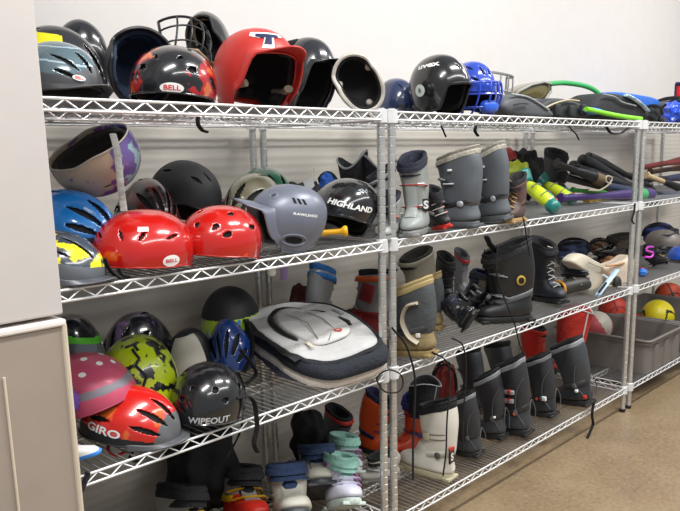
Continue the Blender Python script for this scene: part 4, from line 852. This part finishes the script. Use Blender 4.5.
soft('hockey_skate','dark blue black boot with white crossed laces and eyelets',(527,570,235,305),(40,0,6),None,m('#20242c',rough=.5),m('#20242c',rough=.5),fab('#1c1d22'),m('#17181a'),H=.32,z=Z3,lace=fab('#b9b9b4'),lip=fab('#222428'),fzr=(.8,1.5))
t=thing('snow_boot','dark boot lying with its orange lined opening to the front','boot')
rg_=lambda x,r,dz=0:[Vector((x,r*math.cos(a),r*.85*math.sin(a)+dz)) for a in [2*PI*k/28 for k in range(28)]]
B_=B(); B_.loft([rg_(-.14,.03,-.02),rg_(-.12,.055,-.01),rg_(-.04,.06),rg_(.06,.056),rg_(.13,.068),rg_(.14,.07),rg_(.135,.055),rg_(.05,.045)]); B_.build('shell',m('#2a2924',rough=.5,bump=.2,bs=30),t,sub=1)
B_=B(); B_.tube(rg_(.138,.060),.010,8,closed=True); B_.build('orange_lining',m('#d08a1c',rough=.6),t); B_=B(); B_.loft([rg_(.10,.05),rg_(.101,.01)]); B_.build('inside',BLK,t)
B_=B(); B_.tube(crv([(-.02,.06,0),(.0,.0,.056),(.0,-.055,.02)],5),.007,6,flat=.4); B_.build('strap',m('#6d6658',rough=.6),t)
put(t,(553,592,277,306),Z3,(-48,0,8),Y=.12)
skate('navy skate with white tongue lying behind the orange lined boot',(554,594,255,None),(70,-14,20),gl('#1d2634'),fab('#1c2848'),SIL,Y=.25,z=Z3+.02)
lump('sneaker','dark blue shoe on the pile behind the navy skate','shoe',(556,592,241,None),Z3+.07,'#1c2a48',(.13,.06,.05),Y=.42,seed=2,straps=2)
lump('sneaker','brown leather shoe at the back of the skate heap','shoe',(588,612,241,None),Z3+.06,'#5c4430',(.1,.06,.06),Y=.44,seed=6,straps=2)
soft('ice_skate','black skate boot with an arched top beside the right posts',(605,634,238,None),(-50,-10,-20),.4,m('#1c1c1e'),m('#1c1c1e'),fab('#2a2622'),m('#161616'),H=.24,z=Z3+.02,lace=fab('#4a4a48'))
skate('black hockey skate with grey laces behind the cream figure skates',(592,634,240,None),(-60,0,-12),gl('#1b1c20'),fab('#2c2a28'),SIL,Y=.32,z=Z3+.02,lace=fab('#8a8a86'))
skate('dark navy skate with a round toe between the laced boot and the cream skate',(560,590,258,286),(70,0,10),gl('#1c2333'),fab('#242c40'),SIL,Y=.17,z=Z3+.045,lace=fab('#b8b8b4'))
lump('leather_shoe','tan brown leather shoe between the white figure skate and the black ones','shoe',(598,626,258,None),Z3,'#8a6040',(.12,.06,.05),Y=.3,seed=8,straps=1)
cr_=m('#cfc7b6',rough=.6,bump=.15,bs=20)
t_=ptop('ice_skate','cream figure skate lying over with a pale blue blade guard','ice skate',[(571,262),(577,256),(583,252),(592,258),(600,262),(607,266),(607,274),(603,285),(598,294),(592,299),(588,294),(587,282),(584,272),(578,267)],.13,.07,cr_)
on(t_,B().tube([at(596,297,.045),at(606,284,.045),at(617,270,.045)],.014,8,flat=.5),'blade_guard',m('#a9c6dc',rough=.4)); on(t_,B().tube([at(599,292,.032),at(606,283,.032)],.006,6),'guard_slot',BLK); on(t_,B().tube([at(603,275,.07),at(612,281,.05)],.006,6),'blade_holder',m('#c6ccd2',rough=.4))
on(t_,B().tube(crv([at(588,262,.11),at(596,266,.108),at(603,268,.11)],5),.003,6),'seam',m('#b0a58e',rough=.7))
t_=ptop('ice_skate','cream figure skate standing behind the right corner posts','ice skate',[(604,268),(612,264),(624,261),(629,254),(634,256),(641,269),(636,276),(629,283),(624,293),(616,290),(612,280)],.09,.07,m('#d6c6b2',rough=.6,bump=.15,bs=20))
on(t_,B().ball(at(617,284,.07),(.03,.02,.04),12,8),'sole',m('#2c2a28',rough=.6)); on(t_,B().tube(crv([at(606,266,.08),at(616,265,.075),at(624,263,.08)],5),.005,6),'tan_trim',m('#b98a58',rough=.6))
# ================================================================== BOTTOM SHELF, MIDDLE UNIT
wsh=m('#dcd8cd',rough=.42,coat=.2)
soft('ski_boot','orange ski boot with blue liner and strap next to the left post',(386,436,384,None),(-50,0,-6),.27,m('#c23a14',rough=.35,coat=.3),m('#c23a14',rough=.35,coat=.3),fab('#2a2c7c'),m('#222222'),H=.35,lip=m('#2a2c7c',rough=.5),buckle=pl('#22242c'),nb=2,accent=m('#2b2d80'))
t_=boot('ski_boot','large white rear entry ski boot with a black S tag',wsh,wsh,fab('#1a1c1f'),m('#bdb598',rough=.5),'rear',.34,.31,nb=0,power=False,lip=fab('#17181b'),wide=1.05,cw=-.03,pivot=m('#5c5e60',rough=.4,metal=.4),lean=-.005)
for z_ in (.225,.2):
    bm=B(); bm.loft([ring(z_+dz,-.122,.052,.058,slope=-.15) for dz in (-.002,.002)],False,False); bm.build('strap_wire',m('#6b6558',rough=.5),t_,solid=.002)
bm=B(); bm.box((.0,.058,.21),(.035,.006,.034),bev=.003); bm.build('buckle',m('#b9ae92',rough=.4),t_)
S_=bm=B(); bm.box((-.125,.035,.13),(.006,.045,.06),bev=.002); bm.build('size_tag',BLK,t_)
decal('lettering',text_uv('S',.036,.06),plane_fn((-.129,.035,.13),(0,-1,0),(0,0,1)),WHT,t_)
bm=B(); bm.box((-.122,.03,.168),(.012,.04,.018),bev=.003); bm.build('red_catch',m('#b8302a'),t_)
put(t_,(396,459,396,483),Z4,(-122,0,0),fzr=(.8,1.6))
cuff('boot_liner','black boot liner top with wide straps above the white ski boot','boot liner',(408,442,378,420),Z4+.19,'#17181b',(-40,0,-5),.2)
lump('boot_buckles','dark red boot cuff behind the white ski boot','boot',(430,458,388,None),Z4,'#7a1a1a',(.06,.06,.18),Y=.45,seed=3,disp=.3,fzr=(.7,2),mat=m('#7a1f1c',rough=.5),straps=2)
ch=m('#3a3c41',rough=.42); ch2=m('#2b2d31',rough=.4); sg_=m('#8d9095',rough=.5)
G='dark grey ski boots in a row on the bottom shelf'
def rowb(label,bb,rot,a=ch,b=ch2,Y=None,bk_=None,nb=0,patch=None,lip=None,**k):
    t=boot('ski_boot',label,a,b,fab('#17181b'),m('#1d1e20',rough=.5),'rear' if nb==0 else 'ski',.34,.25,nb=nb,buckle=bk_,power=False,lip=lip or m('#83868b',rough=.5),wide=1.35,pivot=m('#6d7075',rough=.4,metal=.4),patch=patch,group=G,tongue=None,cw=.03,**k)
    bm=B(); bm.tube(crv([(-.112,-.03,.05),(-.12,-.034,.12),(-.118,0,.18),(-.12,.034,.12),(-.112,.03,.05)],6),.003,6); bm.tube(crv([(-.09,.052,.06),(-.04,.062,.14),(-.06,.066,.24),(-.1,.05,.3)],6),.003,6); bm.build('seam_line',m('#54575c',rough=.5),t)
    return put(t,bb,Z4,rot,Y=Y,fzr=(.8,1.6))
rowb('smooth dark grey ski boot right of the white boot, toe turned away',(447,486,388,459),(-122,2,7))
rowb('dark ski boot with a grey collar and white logo dot, second in the row',(473,510,366,441),(-122,2,7),patch=[(WHT,-.06,.14,.016,.012,1)])
rowb('dark ski boot with red and silver buckle plates in the middle of the row',(493,536,352,438),(-122,2,7),bk_=m('#a8aaae',rough=.3,metal=.5),nb=3,patch=[(m('#b9bcc0',rough=.35,metal=.4),-.01,.23,.07,.02,1),(m('#b8342a'),-.01,.23,.03,.024,1),(m('#b9bcc0',rough=.35,metal=.4),.0,.185,.07,.02,1),(m('#b8342a'),.0,.185,.03,.024,1),(m('#c04a3a'),-.03,.12,.012,.014,1)])
rowb('black ski boot with a small white and red square badge',(521,561,350,419),(-122,2,7),a=ch2,patch=[(WHT,-.06,.13,.03,.026,1),(m('#b8342a'),.0,.12,.014,.014,1)])
rowb('black ski boot with red and silver top at the right end of the row',(549,597,334,418),(-122,2,9),a=m('#2a2c30',rough=.4),b=ch,patch=[(WHT,-.05,.1,.018,.016,1),(m('#c43228'),-.1,.07,.02,.02,1)],lip=m('#8d9095',rough=.4))
soft('ski_boot','grey boot standing behind the smooth dark grey boot',(454,490,346,None),(-150,0,5),.4,m('#3a3c40',rough=.45),m('#44474c',rough=.45),fab('#17181b'),m('#1d1e20'),H=.36,fzr=(.7,1.7),buckle=SIL,nb=2)
soft('ski_boot','dark boot with a ribbed cuff behind the red buckled boot',(482,520,342,None),(-150,0,5),.42,m('#2e3034',rough=.45),m('#3a3d42',rough=.45),fab('#121315'),m('#1d1e20'),H=.36,fzr=(.7,1.7))
soft('ski_boot','bright red ski boot standing behind the black boots',(520,560,321,None),(70,0,10),.42,m('#a8201a',rough=.4),m('#b8241c',rough=.4),fab('#18181a'),m('#18181a'),H=.36,fzr=(.7,1.7),lip=m('#b8241c',rough=.4),buckle=BLK,nb=2)
cuff('boot_cuff','red, black and grey boot cuff topping the last boot in the row','boot cuff',(556,594,322,352),Z4+.25,'#b02a20',(-40,0,-4),.16,trim='#c8cacc')
hang('black strap with a loose end hanging off the bottom shelf edge',[(594,402),(592,414),(593,424),(590,432),(586,441)],-.03,.007)
# laces dangling
hang('long black lace hanging from the tan snow boot to the white boot',[(392,328),(404,342),(410,356),(415,380),(414,420),(413,450),(413,480)],-.03,.0035,flat=1,name='hanging_lace',cat='lace')
hang('thin black lace hanging in front of the white ski boot',[(432,352),(446,361),(450,380),(447,420),(446,452),(443,476)],-.04,.003,flat=1,name='hanging_lace',cat='lace')
hang('black lace hanging from the glossy skate down past the S tag',[(452,338),(463,346),(466,372),(463,420),(463,452)],-.03,.0028,flat=1,name='hanging_lace',cat='lace')
hang('long black lace from the big black snowboard boot over the shelf edge',[(497,246),(497,275),(505,300),(514,322),(519,342),(524,356)],-.03,.0028,flat=1,name='hanging_lace',cat='lace')
hang('black cord running down from the brown hiking boot',[(519,206),(524,222),(527,240),(530,256)],-.03,.0028,flat=1,name='hanging_lace',cat='lace')
# ================================================================== RIGHT UNIT
bat('red brown ball bat at the top of the right hand heap',(640,168,.3),(700,157,.36),m('#7c1f1c',rough=.4),m('#6a1c1a',rough=.5),.032,.015,group='baseball bats in the right hand unit')
bat('black bat with a tan taped handle in the right hand heap',(646,175,.24),(690,192,.12),m('#16171a',rough=.4),m('#b39a78',rough=.7),.026,.014,group='baseball bats in the right hand unit',stripe=m('#2a8a88'))
bat('grey bat lying lowest in the right hand heap',(640,192,.2),(692,196,.1),m('#3f4450',rough=.4),m('#222228'),.024,.013,group='baseball bats in the right hand unit',stripe=m('#8fae8c'))
bat('navy bat crossing the back of the right hand heap',(642,180,.32),(700,176,.3),m('#232c4c',rough=.4),m('#18181c'),.032,.015,group='baseball bats in the right hand unit')
bat('brown wooden bat behind the black bat in the right hand heap',(650,172,.42),(698,165,.44),m('#6b4a34',rough=.5),m('#4a3426'),.032,.015,group='baseball bats in the right hand unit')
h,P=helmet('bike_helmet','grey brown helmet with an orange mark in the right hand unit','skate',.14,.14,.11,.13,[m('#7c766e',rough=.4,h2='#a5452c',thr=.64,ps=9)]); put(h,(645,682,232,None),Z3+.05,(60,0,0),Y=.3)
lump('knee_pad','black and blue pads stacked at the back of the right hand unit','pad',(641,678,222,None),Z3,'#1a2c6c',(.12,.08,.08),Y=.46,seed=4,mat=fab('#1b2c66'),straps=3)
lump('elbow_pad','black pad with a magenta S mark beside the right posts','pad',(641,658,243,None),Z3+.03,'#141416',(.06,.05,.06),Y=.18,seed=3)
bm=B(); 
bm.tube(crv([at(653,247,.1),at(648,247,.1),at(646,250,.1),at(649,251.5,.1),at(653,253,.1),at(651,257,.1),at(645,257,.1)],5),.006,8); tag(bm.build('magenta_ribbon',pl('#d64ad0')),'bright magenta curl of ribbon on the black pads','ribbon')
h,P=helmet('bike_helmet','black and silver helmet lying low in the right hand unit','bike',.14,.14,.105,.12,[gl('#22242c'),gl('#9da3aa')],pat=lambda d,az,el:1 if 20<el<32 else 0,vents=BV[:3]); put(h,(652,696,244,None),Z3,(60,0,-5),Y=.34)
skate('black inline skate with white and yellow details in the right hand unit',(644,672,254,279),(70,-10,20),m('#1c1d22'),fab('#2a2c34'),SIL,Y=.12,lace=fab('#d0c070'))
skate('small black skate with grey laces behind the yellow laced skate',(656,680,250,None),(-30,0,0),m('#26282e'),fab('#3a3c44'),SIL,Y=.26,lace=fab('#c8c8c8'))
h,P=helmet('bike_helmet','bright blue small helmet at the right edge of the third shelf','bike',.14,.14,.105,.12,[gl('#2358c8')],vents=BV[:3]); put(h,(666,704,256,None),Z3,(40,0,0),Y=.1)
lump('pad','small blue item beside the cream figure skate','pad',(638,648,268,276),Z3,'#2e7ad8',(.03,.03,.03),Y=.08,mat=pl('#2e7ad8'))
lump('glove','small dark red item behind the right corner posts','glove',(636,648,272,284),Z3,'#7c1c18',(.04,.03,.03),Y=.1)
# bins
def binn(label,x0,x1,y0,y1,h,col):
    t=thing('storage_bin',label,'storage bin','grey plastic storage bins',loc=((x0+x1)/2,(y0+y1)/2,Z4)); ax,ay=(x1-x0)/2,(y1-y0)/2
    def rr(a,b,z,r=.03,n=6):
        o=[]
        for (cx,cy,a0) in ((a-r,b-r,0),(-a+r,b-r,90),(-a+r,-b+r,180),(a-r,-b+r,270)):
            for k in range(n+1): g=R(a0+90*k/n); o.append(Vector((cx+r*math.cos(g),cy+r*math.sin(g),z)))
        return o
    bm=B(); rs=[rr(ax*.92,ay*.92,0),rr(ax*.97-.012,ay*.97-.012,h-.03),rr(ax-.010,ay-.010,h-.028),rr(ax-.010,ay-.010,h-.006)]
    inn=[rr(ax*.97-.016,ay*.97-.016,h-.006),rr(ax*.92-.004,ay*.92-.004,.005)]
    bm.loft(rs+inn); bm.build('tub',col,t,smooth=True)
    bm=B(); bm.tube(rr(ax-.006,ay-.006,h-.004),.007,8,closed=True); bm.build('rim',col,t)
    for sx in (-.55,0,.55):
        bm=B(); a=Vector((sx*ax*.93,-ay*.92,.005)); b_=Vector((sx*ax,-ay*.97+.012,h-.035)); bm.loft([[a+Vector((dx,dy,0)) for dx,dy in ((-.03,0),(-.024,-.010),(.024,-.010),(.03,0))],[b_+Vector((dx,dy,0)) for dx,dy in ((-.03,0),(-.024,-.010),(.024,-.010),(.03,0))]]); bm.build('rib',col,t)
    return t
bmt=m('#6f6a66',rough=.5,var=.04)
binn('grey plastic bin holding red and pink balls beside the right posts',2.06,2.58,-.025,.54,.185,bmt)
binn('grey plastic bin at the right edge holding the yellow soccer ball',2.61,3.35,-.025,.54,.185,bmt)
def ball(label,bb,Y,kind,c1,c2,z,cat='ball'):
    t=thing(kind,label,cat); bm=B(); r=.12; nu,nv=64,40; V=[[None]*nu for _ in range(nv+1)]
    top=bm.b.verts.new((0,0,r)); bot=bm.b.verts.new((0,0,-r))
    for j in range(1,nv):
        for i in range(nu): e=PI*j/nv; a=2*PI*i/nu; V[j][i]=bm.b.verts.new((r*math.sin(e)*math.cos(a),r*math.sin(e)*math.sin(a),r*math.cos(e)))
    for j in range(nv):
        for i in range(nu):
            e=PI*(j+.5)/nv; a=2*PI*(i+.5)/nu; d=Vector((math.sin(e)*math.cos(a),math.sin(e)*math.sin(a),math.cos(e)))
            if kind=='basketball': s=min(abs(d.x),abs(d.y),abs(math.hypot(d.y,d.z)-.62),)<.045
            elif kind=='soccer_ball': s=abs(d.z-.55*math.sin(3*math.atan2(d.y,d.x)))<.10
            else: s=(d.y+.3*d.z>.25 and d.y-.6*d.z<.75)
            bm.mi=1 if s else 0
            if j==0: bm.face((top,V[1][i],V[1][(i+1)%nu]))
            elif j==nv-1: bm.face((V[j][i],bot,V[j][(i+1)%nu]))
            else: bm.face((V[j][i],V[j+1][i],V[j+1][(i+1)%nu],V[j][(i+1)%nu]))
    bm.build('cover',[c1,c2],t); put(t,bb,z,(20,20,10),Y=Y,fit=False); return t
ball('pink and white ball at the left side of the grey bin',(580,613,321,None),.42,'playground_ball',m('#c2555a',rough=.5),m('#c9c2b4',rough=.5),Z4+.05)
ball('orange red ball behind the pink and white ball',(598,628,314,None),.46,'basketball',m('#c23a26',rough=.55),m('#7a2018',rough=.6),Z4+.10)
ball('dull red ball low in the grey bin right of the posts',(622,646,326,None),.34,'basketball',m('#9a2a26',rough=.55),m('#5a1818',rough=.6),Z4+.04)
ball('yellow soccer ball with black curved lines',(641,675,304,None),.24,'soccer_ball',m('#d8c81c',rough=.4),m('#1a1a18',rough=.5),Z4+.06)
ball('orange basketball with black seams behind the yellow soccer ball',(654,684,300,None),.4,'basketball',m('#b8421e',rough=.6),m('#1c1412',rough=.6),Z4+.07)
ball('small dark green ball in the shade between the bins',(634,645,314,None),.36,'playground_ball',m('#176a3c',rough=.5),m('#176a3c',rough=.5),Z4+.1)
bm=B(); bm.box((0,0,.09),(.3,.02,.18),bev=.003); t_=bm.build('cardboard_box',m('#a99c88',rough=.8)); tag(t_,'beige cardboard panel at the back under the third shelf on the right','cardboard'); t_.location=(3.25,.5,SH[2]-.26)
